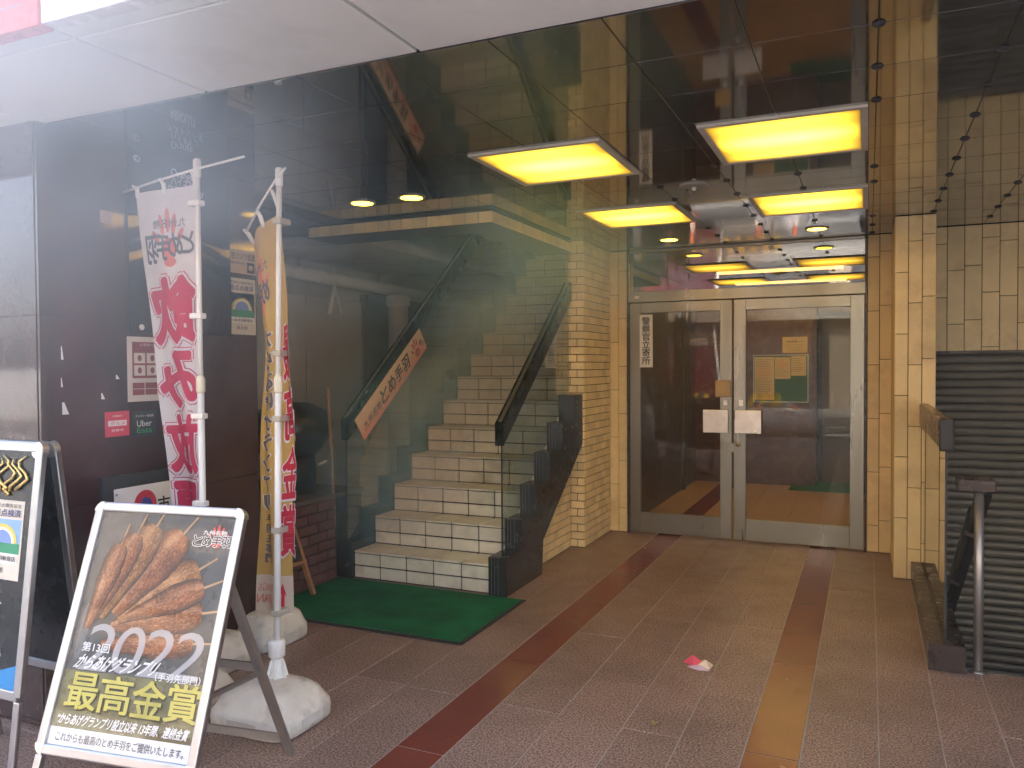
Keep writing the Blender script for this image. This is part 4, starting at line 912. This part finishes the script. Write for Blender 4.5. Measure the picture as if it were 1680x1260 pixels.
# grilled wings on skewers: tapered relief shapes
from mathutils import noise as mnoise
M_w = bpy.data.materials.new('poster_food_print'); M_w.use_nodes = True; MATS['poster_food_print'] = M_w
_vc = M_w.node_tree.nodes.new('ShaderNodeVertexColor'); _vc.layer_name = 'ink'; M_w.node_tree.links.new(_vc.outputs[0], M_w.node_tree.nodes['Principled BSDF'].inputs['Base Color']); M_w.node_tree.nodes['Principled BSDF'].inputs['Roughness'].default_value = .35
def wing(x0, s0, x1, s1, w, k, off):
    """flat print of one skewered wing from its tip (x0,s0) to the stick end, poster fractions"""
    a = Vector((x0*PW_, s0*PH_)); b_ = Vector((x1*PW_, s1*PH_)); d = b_-a; L_ = d.length; d.normalize(); n_ = Vector((-d.y, d.x)); V = []; 
    K = 14; prof_ = [.30, .42, .52, .60, .66, .74, .84, .93, 1., 1.04, 1.05, 1.02, .98, .88, .55]
    rim = [(a+d*L_*i/K+n_*w*PW_*.5*prof_[i]*(1+.09*math.sin(i*2.3+k))) for i in range(K+1)] + [(a+d*L_*i/K-n_*w*PW_*.5*prof_[i]*(1+.09*math.cos(i*1.9+k))) for i in range(K, -1, -1)]
    V = [((p.x/PW_), (p.y/PH_)) for p in rim]
    stick = [b_-n_*.004, b_+n_*.004, b_+d*.075+n_*.003, b_+d*.075-n_*.003]
    put_print('stick_print', [(p.x/PW_, p.y/PH_) for p in stick], [(0, 1, 2, 3)], (PX0, PX1, PS0, PS1), am(off), M_skew, AB, world=False)
    NU, NV = 150, 40; bm = bmesh.new(); vs = []; cols = []
    dark, mid, hot = Vector((.055, .014, .006)), Vector((.30, .095, .026)), Vector((.62, .36, .20))
    if k % 3 == 2: mid = Vector((.36, .15, .035))
    for i in range(NU+1):
        t_ = i/NU; f_ = lerp([(q_/K, prof_[q_]) for q_ in range(K+1)], t_)*(1+.05*mnoise.noise((t_*9, k*3., 0)))
        for j in range(NV+1):
            c_ = j/NV*2-1; wob = .07*mnoise.noise((t_*14, c_*2, k*7.)); p = a+d*L_*t_+n_*w*PW_*.5*f_*(c_+wob*(abs(c_) > .8))
            vs.append(bm.verts.new(am(off+.0005)(PX0+p.x, PS0+p.y)))
            skin = mnoise.noise((t_*L_*110, c_*w*PW_*85, k*5.)); big = mnoise.noise((t_*5, c_*1.6, k*11.)); rib = mnoise.noise((t_*L_*26, c_*w*PW_*150, k*3.))
            edge = max(0, 1-abs(c_)**3.2); lit = max(0, 1-abs(c_-.28)*2.2)*(.55+.75*big); sh = .5+.5*edge
            cc = dark.lerp(mid, min(1, max(0, edge*(.72+.5*big+.28*skin)))) * sh
            cc *= (.9+.5*skin+.4*rib); cc = Vector([max(.004, q_) for q_ in cc]); cc = cc.lerp(hot, min(1, max(0, lit*.42+.32*max(0, skin)*edge+.5*max(0, rib-.08)*edge-.04))); cols.append((*cc, 1))
    for i in range(NU):
        for j in range(NV): bm.faces.new((vs[i*(NV+1)+j], vs[(i+1)*(NV+1)+j], vs[(i+1)*(NV+1)+j+1], vs[i*(NV+1)+j+1]))
    me = bpy.data.meshes.new('wing_print'); bm.to_mesh(me); bm.free(); at = me.color_attributes.new('ink', 'FLOAT_COLOR', 'POINT')
    for i, c_ in enumerate(cols): at.data[i].color = c_
    me.materials.append(M_w); o = bpy.data.objects.new('wing_print', me); COL.objects.link(o); attach(o, AB, False)
for q, a in enumerate(((.22, .42, .86, .46, .17), (.26, .50, .88, .585, .20), (.30, .53, .80, .765, .24), (.36, .54, .86, .69, .17), (.26, .55, .64, .915, .24), (.17, .53, .43, .94, .21), (.12, .52, .30, .90, .18), (.09, .48, .20, .85, .15))): wing(*a, q, .0014+.0005*q)
pp('glass_rim', ellipse(30), pr(.03, .10, .34, .60), ghost('glass_rim', (.5, .5, .5), .18), .0012)
pp('gold_ground', SQ, pr(0, 1, .075, .305), M_pgold, .0012); pp('white_band', SQ, pr(0, 1, 0, .075), M_pwhite, .0013)
for q, c in enumerate('2022'): pw(c, pr(.12+.21*q, .33+.21*q, .31, .505), ghost('ghost_white', (.75, .75, .75), .45), .0066, .0, .22, 'year_lettering')
pw('第13回', pr(.10, .30, .385, .425), M_pwhite, .0072, .02); pw('からあげグランプリ', pr(.09, .66, .312, .378), M_pwhite, .0072, .03, .1); pw('（手羽先部門）', pr(.66, .97, .300, .335), M_pwhite, .0072, .02)
for q, c in enumerate('最高金賞'):
    pw(c, pr(.060+.235*q+.008, .29+.235*q+.008, .146-.002, .298-.004), mat('poster_shadow', (.03, .03, .01), .5), .0030, .03); pw(c, pr(.060+.235*q, .29+.235*q, .15, .300), M_gold, .0045, .02)
pw('“からあげグランプリ設立以来 13年間、連続金賞', pr(.04, .96, .088, .133), M_pwhite, .0045, .025, .02); pw('これからも最高のとめ手羽をご提供いたします。', pr(.06, .95, .022, .058), mat('grey_ink', (.10, .10, .11), .5), .0030, .01)
put_print('hand_print', *HAND, pr(.80, .97, .86, .965), am(.0060), mat('hand_red', (.62, .10, .08), .4), AB, world=False)
pw('九州名物', pr(.78, .95, .915, .937), M_pwhite, .0068, .03)
for q, c in enumerate('とめ手羽'): pw(c, pr(.715+.068*q, .79+.068*q, .862, .915), M_pwhite, .0068, .07); pw(c, pr(.72+.068*q, .785+.068*q, .865, .912), M_ink, .0076, .02)
abox('clear_cover', PX0, PX1, PS0, PS1, .0090, .0096, glass('poster_cover', (.98, .98, .98), .35), bev=0)

# ---- second A-board at the pillar front
A2B = thing('menu_a_board', (-2.965, 1.93, 0), 'silver double sided A-board with black menu and rainbow certificate', 'a-board')
def a2(side):
    sgn = -1 if side == 0 else 1; ln = R(6.8); Vv = Vector((0, sgn*math.sin(ln), -math.cos(ln))); Nn = Vector((0, sgn*math.cos(ln), math.sin(ln)*1)); top = Vector((0, sgn*.022, 1.235))
    g = lambda off: (lambda a, s_: top + Vector((a, 0, 0)) + Vv*s_ + Nn*off)
    def bx(name, a0, a1, s0, s1, d0, d1, m, bev=.004):
        b = MB(); b.box(a0, a1, s0, s1, d0, d1, bev)
        for v in b.bm.verts: v.co = g(v.co.z)(v.co.x, v.co.y)
        return b.build(name, m, A2B, world=False)
    w2 = .30
    bx('frame_rail', -w2+.02, w2-.02, 0, .034, -.012, .012, M_alu); bx('frame_rail', -w2+.02, w2-.02, .86, .894, -.012, .012, M_alu)
    for sa in (-1, 1):
        bx('frame_rail', sa*(w2-.017)-.017, sa*(w2-.017)+.017, .016, .88, -.012, .012, M_alu); bx('leg', sa*(w2-.02)-.015, sa*(w2-.02)+.015, .895, 1.236, -.010, .008, M_alu)
        MB().cyl(top+Vector((sa*(w2-.028), 0, -.026))+Nn*-.0125, top+Vector((sa*(w2-.028), 0, -.026))+Nn*.0128, .030, 20).build('corner_cap', M_corner, A2B, world=False)
    bx('panel', -w2+.03, w2-.03, .03, .865, -.004, .002, mat('menu_black', (.012, .016, .02), .25, var=.1), 0)
    if side == 0:
        h = g
        def q2(nm, sh_, a0, a1, s0, s1, m, off): put_print(nm, *sh_, (a0, a1, -s1, -s0), (lambda u, v: g(off)(u, -v)), m, A2B, world=False)
        cert = lambda off: (lambda u, v: g(off+.004)(u, -v))
        bx('certificate_sheet', .02, .225, .21, .49, .0022, .0035, mat('cert_paper', (.6, .6, .6)), 0)
        y0, y1, z0, z1 = .02, .225, -.49, -.21
        class _P: pass
        w_ = y1-y0; h_ = z1-z0
        for nm, a, b_, c, d, m, o_ in (('picture', .04, .96, .46, .76, MATS['sky_print'], .004), ('band', .04, .96, .33, .46, MATS['green_band_print'], .0042), ('name_box', .08, .92, .20, .33, M_paper, .0044)): put_print(nm, *SQ, (y0+a*w_, y0+b_*w_, z0+c*h_, z0+d*h_), (lambda u, v, o_=o_: g(o_)(u, -v)), m, A2B, world=False)
        for q, ro in enumerate((.42, .35, .28)):
            n_ = 16; V = [(.5+ro*math.cos(math.pi*k/n_), ro*1.9*math.sin(math.pi*k/n_)) for k in range(n_+1)]
            put_print('rainbow', V, [tuple(range(n_+1))], (y0+.04*w_, y0+.96*w_, z0+.46*h_, z0+.76*h_), (lambda u, v, q=q: g(.005+.0008*q)(u, -v)), MATS['rainbow%d' % q], A2B, world=False)
        tx = lambda body, a, b_, c, d, m, bold=0.: write('lettering', body, (y0+a*w_, y0+b_*w_, z0+c*h_, z0+d*h_), (lambda u, v: g(.0055)(u, -v)), m, A2B, bold=bold, world=False)
        tx('感染防止徹底宣言', .06, .94, .91, .96, M_ink); tx('重点点検済', .06, .94, .79, .89, MATS['blue_ink'], .02); tx('とめ手羽新宿店', .10, .90, .235, .30, M_ink, .015); tx('東京都', .3, .6, .08, .15, M_ink)
        # gilt scroll decoration and chalk marks
        for k in range(6):
            a = .03+.035*k; pts_ = [g(.008)(a+.03*math.sin(t_*1.3+k), .19-.02*t_-.01*k % .03) for t_ in range(7)]
            MB().tube(pts_, [.007, .006, .006, .005, .005, .004, .002], 6).build('gilt_scroll', mat('gilt', (.65, .48, .18), .3, metal=.8), A2B, True, world=False)
        for k, ch in enumerate(('生', 'ビ', 'ー', 'ル', '手羽', '串')):
            write('chalk_lettering', ch, (.05+.02*(k % 3), .10+.03*(k % 2)+.02*(k % 3), -.56-.04*k, -.53-.04*k), (lambda u, v: g(.003)(u, -v)), M_chalk, A2B, world=False)
        put_print('blue_wave', [(0, 0), (1, 0), (1, .8), (.8, .5), (.55, .9), (.3, .6), (0, 1)], [(0, 1, 2, 3, 4, 5, 6)], (-.27, .27, -.862, -.75), (lambda u, v: g(.003)(u, -v)), mat('blue_print', (.03, .22, .5), .4), A2B, world=False)
a2(0); a2(1)

# ---- small wooden easel board behind the yellow banner
ez = thing('wooden_easel_board', (-3.3, 4.2, 0), 'small orange wooden easel with black chalkboard before the plinth', 'easel')
MB().bar((-3.31, 4.21, .015), (-3.41, 4.05, .66), .022, .03, (1, 0, 0)).build('leg', M_wood, ez); MB().bar((-3.33, 3.80, .015), (-3.41, 3.92, .66), .022, .03, (1, 0, 0)).build('leg', M_wood, ez)
MB().bar((-3.345, 3.84, .24), (-3.345, 4.17, .24), .02, .03, (1, 0, 0)).build('crossbar', M_wood, ez)
MB().prism([(-3.40, 3.90, .62), (-3.40, 4.06, .62), (-3.345, 4.13, .26), (-3.345, 3.86, .26)], (.008, 0, .002)).build('chalkboard', M_seam, ez)
em = lambda y, z_: Vector((-3.40+.055*(.62-z_)/.36+.0105, y, z_))
put_print('chalk_figure', *ellipse(), (4.035, 4.085, .43, .48), em, M_chalk, ez); put_print('chalk_figure', *ellipse(), (4.042, 4.078, .437, .473), lambda y, z_: em(y, z_)+Vector((.001, 0, 0)), M_seam, ez)
write('chalk_lettering', '大', (4.03, 4.09, .35, .425), em, M_chalk, ez)

# ---- black covered grill on the plinth
gr = thing('covered_grill', (-3.80, 4.60, PZ), 'bulging black covered grill standing on the brick plinth', 'grill')
def lump(c, prof_, nm, sx, sy, m, am_=.05, seed=0):
    b = MB(); b.lathe(c, prof_, 28, sx, sy)
    for v in b.bm.verts:
        d = Vector((v.co.x-c[0], v.co.y-c[1], 0)); k = 1+am_*math.sin(5*math.atan2(d.y, d.x)+v.co.z*14+seed)+am_*.6*math.sin(11*math.atan2(d.y, d.x)-v.co.z*21)
        v.co.x = c[0]+d.x*k; v.co.y = c[1]+d.y*k
    return b.build(nm, m, gr, True)
M_cov = mat('black_cover', (.016, .018, .018), .35, var=.3, vscale=6, bump=.4, bscale=16)
lump((-3.81, 4.60, PZ+.33), [(.17, -.08), (.24, -.02), (.30, .08), (.31, .16), (.26, .25), (.14, .31), (.03, .32)], 'cover', .9, 1.05, M_cov)
lump((-3.79, 4.58, PZ+.002), [(.17, 0), (.175, .15), (.165, .27)], 'body', 1, 1.05, M_cov, .02)
MB().bar((-3.60, 4.66, PZ+.20), (-3.59, 4.73, PZ+.22), .02, .012).build('tag', M_paper, gr)
# broom leaning on the rail
br = thing('broom', (-3.47, 4.72, .0), 'worn wooden broom handle leaning beside the stair rail', 'broom')
MB().tube([(-3.49, 4.62, 1.35), (-3.475, 4.64, .9), (-3.47, 4.655, .42)], .012, 8).build('handle', mat('old_wood', (.30, .20, .12), .7), br, True)
MB().box(-3.53, -3.46, 4.615, 4.661, .36, .42, .004).build('head', mat('old_wood', (.3, .2, .12)), br)
# cardboard beside the left side blocks
cbd = thing('cardboard_sheet', (-3.52, 5.1, .5), 'bent beige cardboard sheet leaning beside the black side blocks', 'cardboard')
MB().prism([(-3.475, 5.00, .78), (-3.475, 5.24, 1.06), (-3.475, 5.37, 1.07), (-3.475, 5.36, .80), (-3.475, 5.08, .62)], (-.006, 0, 0)).build('sheet', mat('cardboard', (.40, .35, .25), .85), cbd)
MB().prism([(-3.4815, 4.98, .30), (-3.4815, 4.99, .775), (-3.4815, 5.35, .78), (-3.4815, 5.36, .30)], (-.006, 0, 0)).build('sheet', mat('cardboard', (.4, .35, .25)), cbd)
# pipes and duct in the alcove
pp_ = thing('white_pipe', (-4.35, 6.5, 2.25), 'pale horizontal pipe with hanging hook under the alcove soffit', 'pipe')
MB().tube([(-4.36, 4.6, 2.30), (-4.36, 9.3, 2.23)], .055, 14).build('run', mat('pipe_paint', (.72, .72, .69), .6), pp_, True)
for y in (5.4, 6.6, 7.8): MB().tube([(-4.36, y, 2.42), (-4.36, y, 2.33)], .008, 6).build('hanger', M_steel, pp_)
hk = thing('coat_hanger', (-4.28, 5.75, 2.2), 'white plastic hanger dangling from the pale pipe', 'hanger')
MB().tube([(-4.29, 5.75, 2.36), (-4.29, 5.79, 2.345), (-4.29, 5.78, 2.25), (-4.29, 5.80, 2.20)], .006, 6).build('hook', M_plastic, hk, True); MB().tube([(-4.29, 5.80, 2.20), (-4.20, 5.60, 1.95)], .018, 8).build('shoulder', M_plastic, hk, True); MB().tube([(-4.29, 5.80, 2.20), (-4.36, 5.98, 1.98)], .012, 8).build('shoulder', M_plastic, hk, True)
du = thing('vertical_duct', (-4.3, 6.85, .3), 'wide pale vertical duct rising behind the stair handrail', 'duct')
MB().tube([(-4.30, 6.85, .30), (-4.30, 6.85, 2.20)], .10, 18).build('pipe', mat('duct_paint', (.70, .66, .58), .6), du, True); MB().lathe((-4.30, 6.85, 2.1), [(.10, 0), (.118, .01), (.118, .10), (.10, .11)], 18).build('collar', MATS['duct_paint'], du, True)
pd = thing('grey_steel_partition', (-4.45, 5.8, .3), 'pale grey steel partition panel on the alcove wall', 'panel')
for y0, y1 in ((4.75, 5.62), (5.63, 6.46)): MB().box(-4.499, -4.47, y0, y1, .32, 2.12, .003).build('panel', mat('steel_partition', (.62, .63, .60), .5, var=.1), pd)
MB().box(-4.499, -4.455, 6.47, 6.53, .31, 2.2, .003).build('post', M_dgrey, pd); MB().box(-4.499, -4.455, 6.56, 8.2, .31, 2.2, .003).build('dark_panel', M_dgrey, pd)
for k in range(2):
    vf = thing('round_vent', (-3.47, 6.0, 1.2), ['upper round louvred vent seen through the smoke beside the stairs', 'lower round louvred vent seen through the smoke beside the stairs'][k], 'vent', 'round vents by the stairs')
    cy_, cz_ = 8.3, 1.55-.42*k; cx_ = -4.49
    MB().tube([(cx_, cy_, cz_), (cx_+.05, cy_, cz_)], .19, 24).build('rim', M_grey, vf)
    for j in range(7): MB().box(cx_+.051, cx_+.056, cy_-.16*math.cos((j-3)*.4), cy_+.16*math.cos((j-3)*.4), cz_+(j-3)*.05-.008, cz_+(j-3)*.05+.008).build('louvre', M_steel, vf)
    vf.location = (cx_, cy_, cz_)
    for c_ in vf.children: c_.location = -vf.location

# ================================================================== STREET seen only as reflection
ob = thing('opposite_building', (0, -16, 0), 'pale shop building across the street with dark windows', 'building')
MB().box(-26, 18, -26, -15, -.1, 11).build('wall', mat('opposite_render', (.32, .26, .20), .8, var=.1, vscale=.6), ob)
for k in range(9):
    for f_ in range(3):
        x = -24+k*4.7; z_ = 4.0+f_*2.6; w_ = MB().box(x, x+3.2, -15.0, -14.93, z_, z_+1.6).build('window', mat('opp_glass', (.06, .08, .10), .08), ob); MB().box(x-.05, x+3.25, -14.99, -14.86, z_-.1, z_-.02).build('sill', M_conc, w_)
    MB().box(-24+k*4.7, -24+k*4.7+4.0, -14.995, -14.9, .0, 2.9).build('shopfront', mat('opp_shop', (.05, .05, .055), .15), ob)
MB().box(-26, 18, -14.99, -14.6, 3.0, 3.6).build('sign_band', mat('opp_band', (.5, .47, .42), .5), ob)
write('lettering', '2F', (-9.8, -9.0, 0, .55), lambda u, v: Vector((-9.4-(u+9.4), -14.58, 3.02+v)), M_ink, ob, bold=.02)
bar_ = thing('striped_barrier', (-3.4, -6.0, 0), 'yellow and black striped construction barrier across the street', 'barrier')
MB().box(-6.3, -1.9, -6.05, -6.0, .50, .80).build('beam', mat('barrier_yellow', (.42, .25, .02), .5), bar_)
for k in range(15): MB().prism([(-6.2+k*.28, -5.9985, .50), (-6.06+k*.28, -5.9985, .50), (-5.92+k*.28, -5.9985, .80), (-6.06+k*.28, -5.9985, .80)], (0, .002, 0)).build('stripe', M_ink, bar_)
for x in (-6.0, -4.0, -2.1): MB().box(x-.03, x+.03, -6.12, -6.055, -.12, .8).build('leg', M_alu, bar_); MB().box(x-.05, x+.05, -6.4, -5.7, -.124, -.08).build('foot', M_alu, bar_)
for x, cl in ((-3.9, 'orange traffic cone with white band beside the leaning mast'), (-2.35, 'orange traffic cone with white band, middle one before the striped barrier'), (-1.55, 'orange traffic cone with white band at the barrier end')):
    cn = thing('traffic_cone', (x, -5.5, -.12), cl, 'cone', 'traffic cones by the barrier')
    MB().box(x-.18, x+.18, -5.68, -5.32, -.122, -.09, .01).build('foot', M_seam, cn); MB().lathe((x, -5.5, -.09), [(.14, 0), (.10, .22)], 20).build('cone', mat('cone_orange', (.75, .12, .02), .4), cn, True); MB().lathe((x, -5.5, .13), [(.10, 0), (.065, .17)], 20).build('band', M_paper, cn, True); MB().lathe((x, -5.5, .30), [(.065, 0), (.03, .26), (.0201, .27)], 20).build('tip', MATS['cone_orange'], cn, True)
ls_ = thing('light_stand', (-3.1, -5.2, -.12), 'white tripod mast leaning beside the barrier', 'mast')
MB().cyl((-3.1, -5.2, .15), (-3.32, -5.2, 2.3), .035, 12).build('mast', M_plastic, ls_, True)
for k in range(3): a = k*2.1; MB().bar((-3.13, -5.2, .5), (-3.13+.5*math.cos(a), -5.2+.5*math.sin(a), -.12), .03, .03).build('leg', M_alu, ls_)
for k, (x, y, s_) in enumerate(((-2.0, -3.6, .32), (-1.5, -3.7, .36), (-1.05, -3.55, .3))):
    b = MB(); b.lathe((x, y, -.005), [(s_*.7, 0), (s_, .12), (s_*1.02, .28), (s_*.7, .46), (s_*.22, .56), (s_*.1, .62), (s_*.25, .68)], 22)
    for v in b.bm.verts: v.co += Vector((math.sin(v.co.z*21+v.co.y*9), math.sin(v.co.z*17+v.co.x*11), 0))*.025
    tag(b.build('rubbish_bag', mat('white_bag', (.55, .54, .55), .35), None, True), ['tied pale rubbish bag at the mast end of the heap', 'largest tied pale rubbish bag in the middle of the heap', 'smallest tied pale rubbish bag at the far end of the heap'][k], 'bag', 'rubbish bags at the kerb')
van = thing('red_van', (-5.5, -7.4, -.12), 'dark red delivery van parked across the road', 'van')
MB().prism([(-8.0, -8.3, .12), (-8.0, -8.3, 1.0), (-7.4, -8.3, 1.15), (-6.9, -8.3, 1.95), (-3.6, -8.3, 2.0), (-3.5, -8.3, .12)], (0, 1.7, 0)).build('body', mat('van_red', (.10, .012, .015), .25, coat=.5), van)
for x in (-7.2, -4.4):
    for y in (-8.25, -6.7): w_ = MB().cyl((x, y-.09, .21), (x, y+.09, .21), .33, 22).build('wheel', M_rubber, van, True)
MB().prism([(-7.25, -6.598, 1.2), (-6.85, -6.598, 1.85), (-5.6, -6.598, 1.87), (-5.6, -6.598, 1.2)], (0, .004, 0)).build('side_window', MATS['opp_glass'], van)
for x in (-8.012,): MB().box(x-.01, x, -8.2, -7.95, .62, .8).build('headlight', M_plastic, van); MB().box(x-.01, x, -6.95, -6.7, .62, .8).build('headlight', M_plastic, van)

# photographer standing behind the lens (seen only in the door glass)
def skin_figure(name, verts, edges, mats_, parent):
    me = bpy.data.meshes.new(name); me.from_pydata([v[0] for v in verts], edges, []); o = bpy.data.objects.new(name, me); COL.objects.link(o); attach(o, parent)
    sk = o.modifiers.new('skin', 'SKIN'); sk.use_smooth_shade = True
    for i, v in enumerate(verts): o.data.skin_vertices[0].data[i].radius = (v[1], v[2] if len(v) > 2 else v[1])
    o.data.skin_vertices[0].data[0].use_root = True
    ss = o.modifiers.new('sub', 'SUBSURF'); ss.levels = 2; ss.render_levels = 2; me.materials.append(mats_); return o
pe = thing('person', (.10, -.42, 0), 'person in dark jacket and jeans holding up a phone', 'person')
px, py = .10, -.42; P_ = lambda x, y, z_: (px+x, py+y, z_)
M_jack = mat('dark_jacket', (.03, .03, .035), .8); M_jean = mat('blue_jeans', (.08, .11, .17), .85); M_skin = mat('skin', (.55, .33, .24), .5)
body = [(P_(0, 0, .93), .13, .10), (P_(0, 0, 1.12), .125, .10), (P_(0, -.01, 1.33), .15, .105), (P_(0, 0, 1.45), .06, .06), (P_(0, .015, 1.50), .05, .05),
        (P_(-.17, 0, 1.37), .055), (P_(-.21, .08, 1.15), .045), (P_(-.10, .30, 1.38), .035), (P_(.17, 0, 1.37), .055), (P_(.21, .08, 1.15), .045), (P_(.0, .30, 1.38), .035),
        (P_(-.09, 0, .84), .09), (P_(-.10, .02, .47), .06), (P_(-.10, 0, .10), .045), (P_(-.11, .11, .045), .04), (P_(.09, 0, .84), .09), (P_(.10, .02, .47), .06), (P_(.10, 0, .10), .045), (P_(.11, .11, .045), .04)]
ed = [(0, 1), (1, 2), (2, 3), (3, 4), (2, 5), (5, 6), (6, 7), (2, 8), (8, 9), (9, 10), (0, 11), (11, 12), (12, 13), (13, 14), (0, 15), (15, 16), (16, 17), (17, 18)]
bo = skin_figure('body', body, ed, M_jack, pe); bo.data.materials.append(M_jean)
hb = MB(); hb.lathe((px, py+.02, 1.50), [(.02, .0), (.055, .02), (.072, .07), (.078, .12), (.076, .17), (.055, .215), (.02, .232)], 20, .92, 1.1)
hd = hb.build('head', M_skin, pe, True); hh = MB(); hh.lathe((px, py+.005, 1.515), [(.07, .08), (.085, .12), (.084, .17), (.064, .222), (.02, .242)], 20, .95, 1.1); hh.build('hair', M_seam, pe, True)
MB().prism([(px-.012, py+.10, 1.60), (px+.012, py+.10, 1.60), (px, py+.125, 1.60), (px, py+.10, 1.645)], (0, .002, .0)).build('nose', M_skin, pe)
for sx in (-1, 1):
    MB().lathe((px-.05+sx*.055, py+.31, 1.40), [(.01, 0), (.034, .02), (.036, .06), (.02, .09)], 12, .6, .9).build('palm', M_skin, pe, True)
    for k in range(4): z_ = 1.43+.019*k; MB().tube([(px-.05+sx*.075, py+.315, z_), (px-.05+sx*.072, py+.345, z_), (px-.05+sx*.052, py+.352, z_)], [.009, .0085, .007], 8).build('finger', M_skin, pe, True)
    MB().tube([(px-.05+sx*.06, py+.30, 1.42), (px-.05+sx*.045, py+.315, 1.455), (px-.05+sx*.035, py+.318, 1.48)], [.011, .010, .008], 8).build('thumb', M_skin, pe, True)
ph_ = thing('phone', (.05, -.09, 1.47), 'black phone held upright in the raised hands of the person', 'phone'); MB().box(-.0, .10, -.092, -.084, 1.425, 1.565, .004).build('body', M_seam, ph_)
MB().cyl((.02, -.084, 1.545), (.02, -.080, 1.545), .009, 14).build('lens', M_acr, ph_)

# ================================================================== SMOKE AND HAZE
def volume_mat(name, col, dens, aniso=0., soft=False, nscale=1.6, seed=0.):
    m = bpy.data.materials.new(name); m.use_nodes = True; t = m.node_tree; t.nodes.clear(); N = t.nodes; L = t.links
    o = N.new('ShaderNodeOutputMaterial'); v = N.new('ShaderNodeVolumeScatter' if soft else 'ShaderNodeVolumePrincipled'); v.inputs['Color'].default_value = (*col, 1); v.inputs['Density'].default_value = dens; v.inputs['Anisotropy'].default_value = aniso
    L.new(v.outputs[0], o.inputs['Volume'])
    if soft:
        tc = N.new('ShaderNodeTexCoord'); le = N.new('ShaderNodeVectorMath'); le.operation = 'LENGTH'; L.new(tc.outputs['Object'], le.inputs[0])
        fa = N.new('ShaderNodeMapRange'); fa.interpolation_type = 'SMOOTHSTEP'; fa.inputs[1].default_value = 1.; fa.inputs[2].default_value = .15; fa.inputs[3].default_value = 0; fa.inputs[4].default_value = 1; L.new(le.outputs['Value'], fa.inputs[0])
        ge = N.new('ShaderNodeNewGeometry'); no = N.new('ShaderNodeTexNoise'); no.inputs['Scale'].default_value = nscale; no.inputs['Detail'].default_value = 3; no.inputs['Distortion'].default_value = .6; L.new(ge.outputs['Position'], no.inputs['Vector'])
        nr = N.new('ShaderNodeMapRange'); nr.inputs[1].default_value = .38; nr.inputs[2].default_value = .68; nr.inputs[3].default_value = .15; nr.inputs[4].default_value = 1.3; L.new(no.outputs['Fac'], nr.inputs[0])
        mu = N.new('ShaderNodeMath'); mu.operation = 'MULTIPLY'; L.new(fa.outputs[0], mu.inputs[0]); L.new(nr.outputs[0], mu.inputs[1])
        m2 = N.new('ShaderNodeMath'); m2.operation = 'MULTIPLY'; m2.inputs[1].default_value = dens; L.new(mu.outputs[0], m2.inputs[0]); L.new(m2.outputs[0], v.inputs['Density'])
    return m
hz = MB().box(-40, 30, -30, 20, -3.2, 12.5).build('haze', volume_mat('haze_air', (.9, .93, .93), .004, .2)); tag(hz, 'thin grey smoke haze filling the entrance', 'haze', kind='stuff')
def smoke(c, r_, rot, dens, col, lab, ns=1.6):
    b = bmesh.new(); bmesh.ops.create_icosphere(b, subdivisions=3, radius=1.); me = bpy.data.meshes.new('smoke'); b.to_mesh(me); b.free()
    o = bpy.data.objects.new('smoke', me); COL.objects.link(o); o.location = c; o.scale = r_; o.rotation_euler = rot; me.materials.append(volume_mat('smoke_air', col, dens, .1, True, ns)); tag(o, lab, 'smoke', kind='stuff'); return o
smoke((-2.75, 5.35, 1.5), (.62, 2.0, .58), (R(38), 0, 0), 2.9, (.34, .74, 1.), 'blue green smoke drifting up over the tiled stairs', 2.4)
smoke((-2.95, 4.35, .95), (.6, .55, .9), (0, 0, 0), 1.4, (.30, .74, 1.), 'blue green smoke puff at the foot of the stairs', 2.6)
smoke((-3.8, 5.3, 1.5), (.68, 1.3, 1.05), (0, 0, 0), .7, (.62, .86, 1.), 'grey blue smoke hanging in the alcove behind the grill', 1.8)
smoke((-2.2, 1.35, 2.0), (1.35, .95, .95), (0, 0, 0), 1.0, (.76, .92, 1.), 'pale daylit smoke under the canopy by the brown pillar, added partly for lens glare', 1.2)  # part of this veil is lens glare put into the smoke volume
smoke((-1.8, 3.7, 2.0), (1.4, 1.5, .5), (0, 0, 0), .7, (.36, .70, 1.), 'thin blue smoke wisp under the ceiling lights', 1.7)
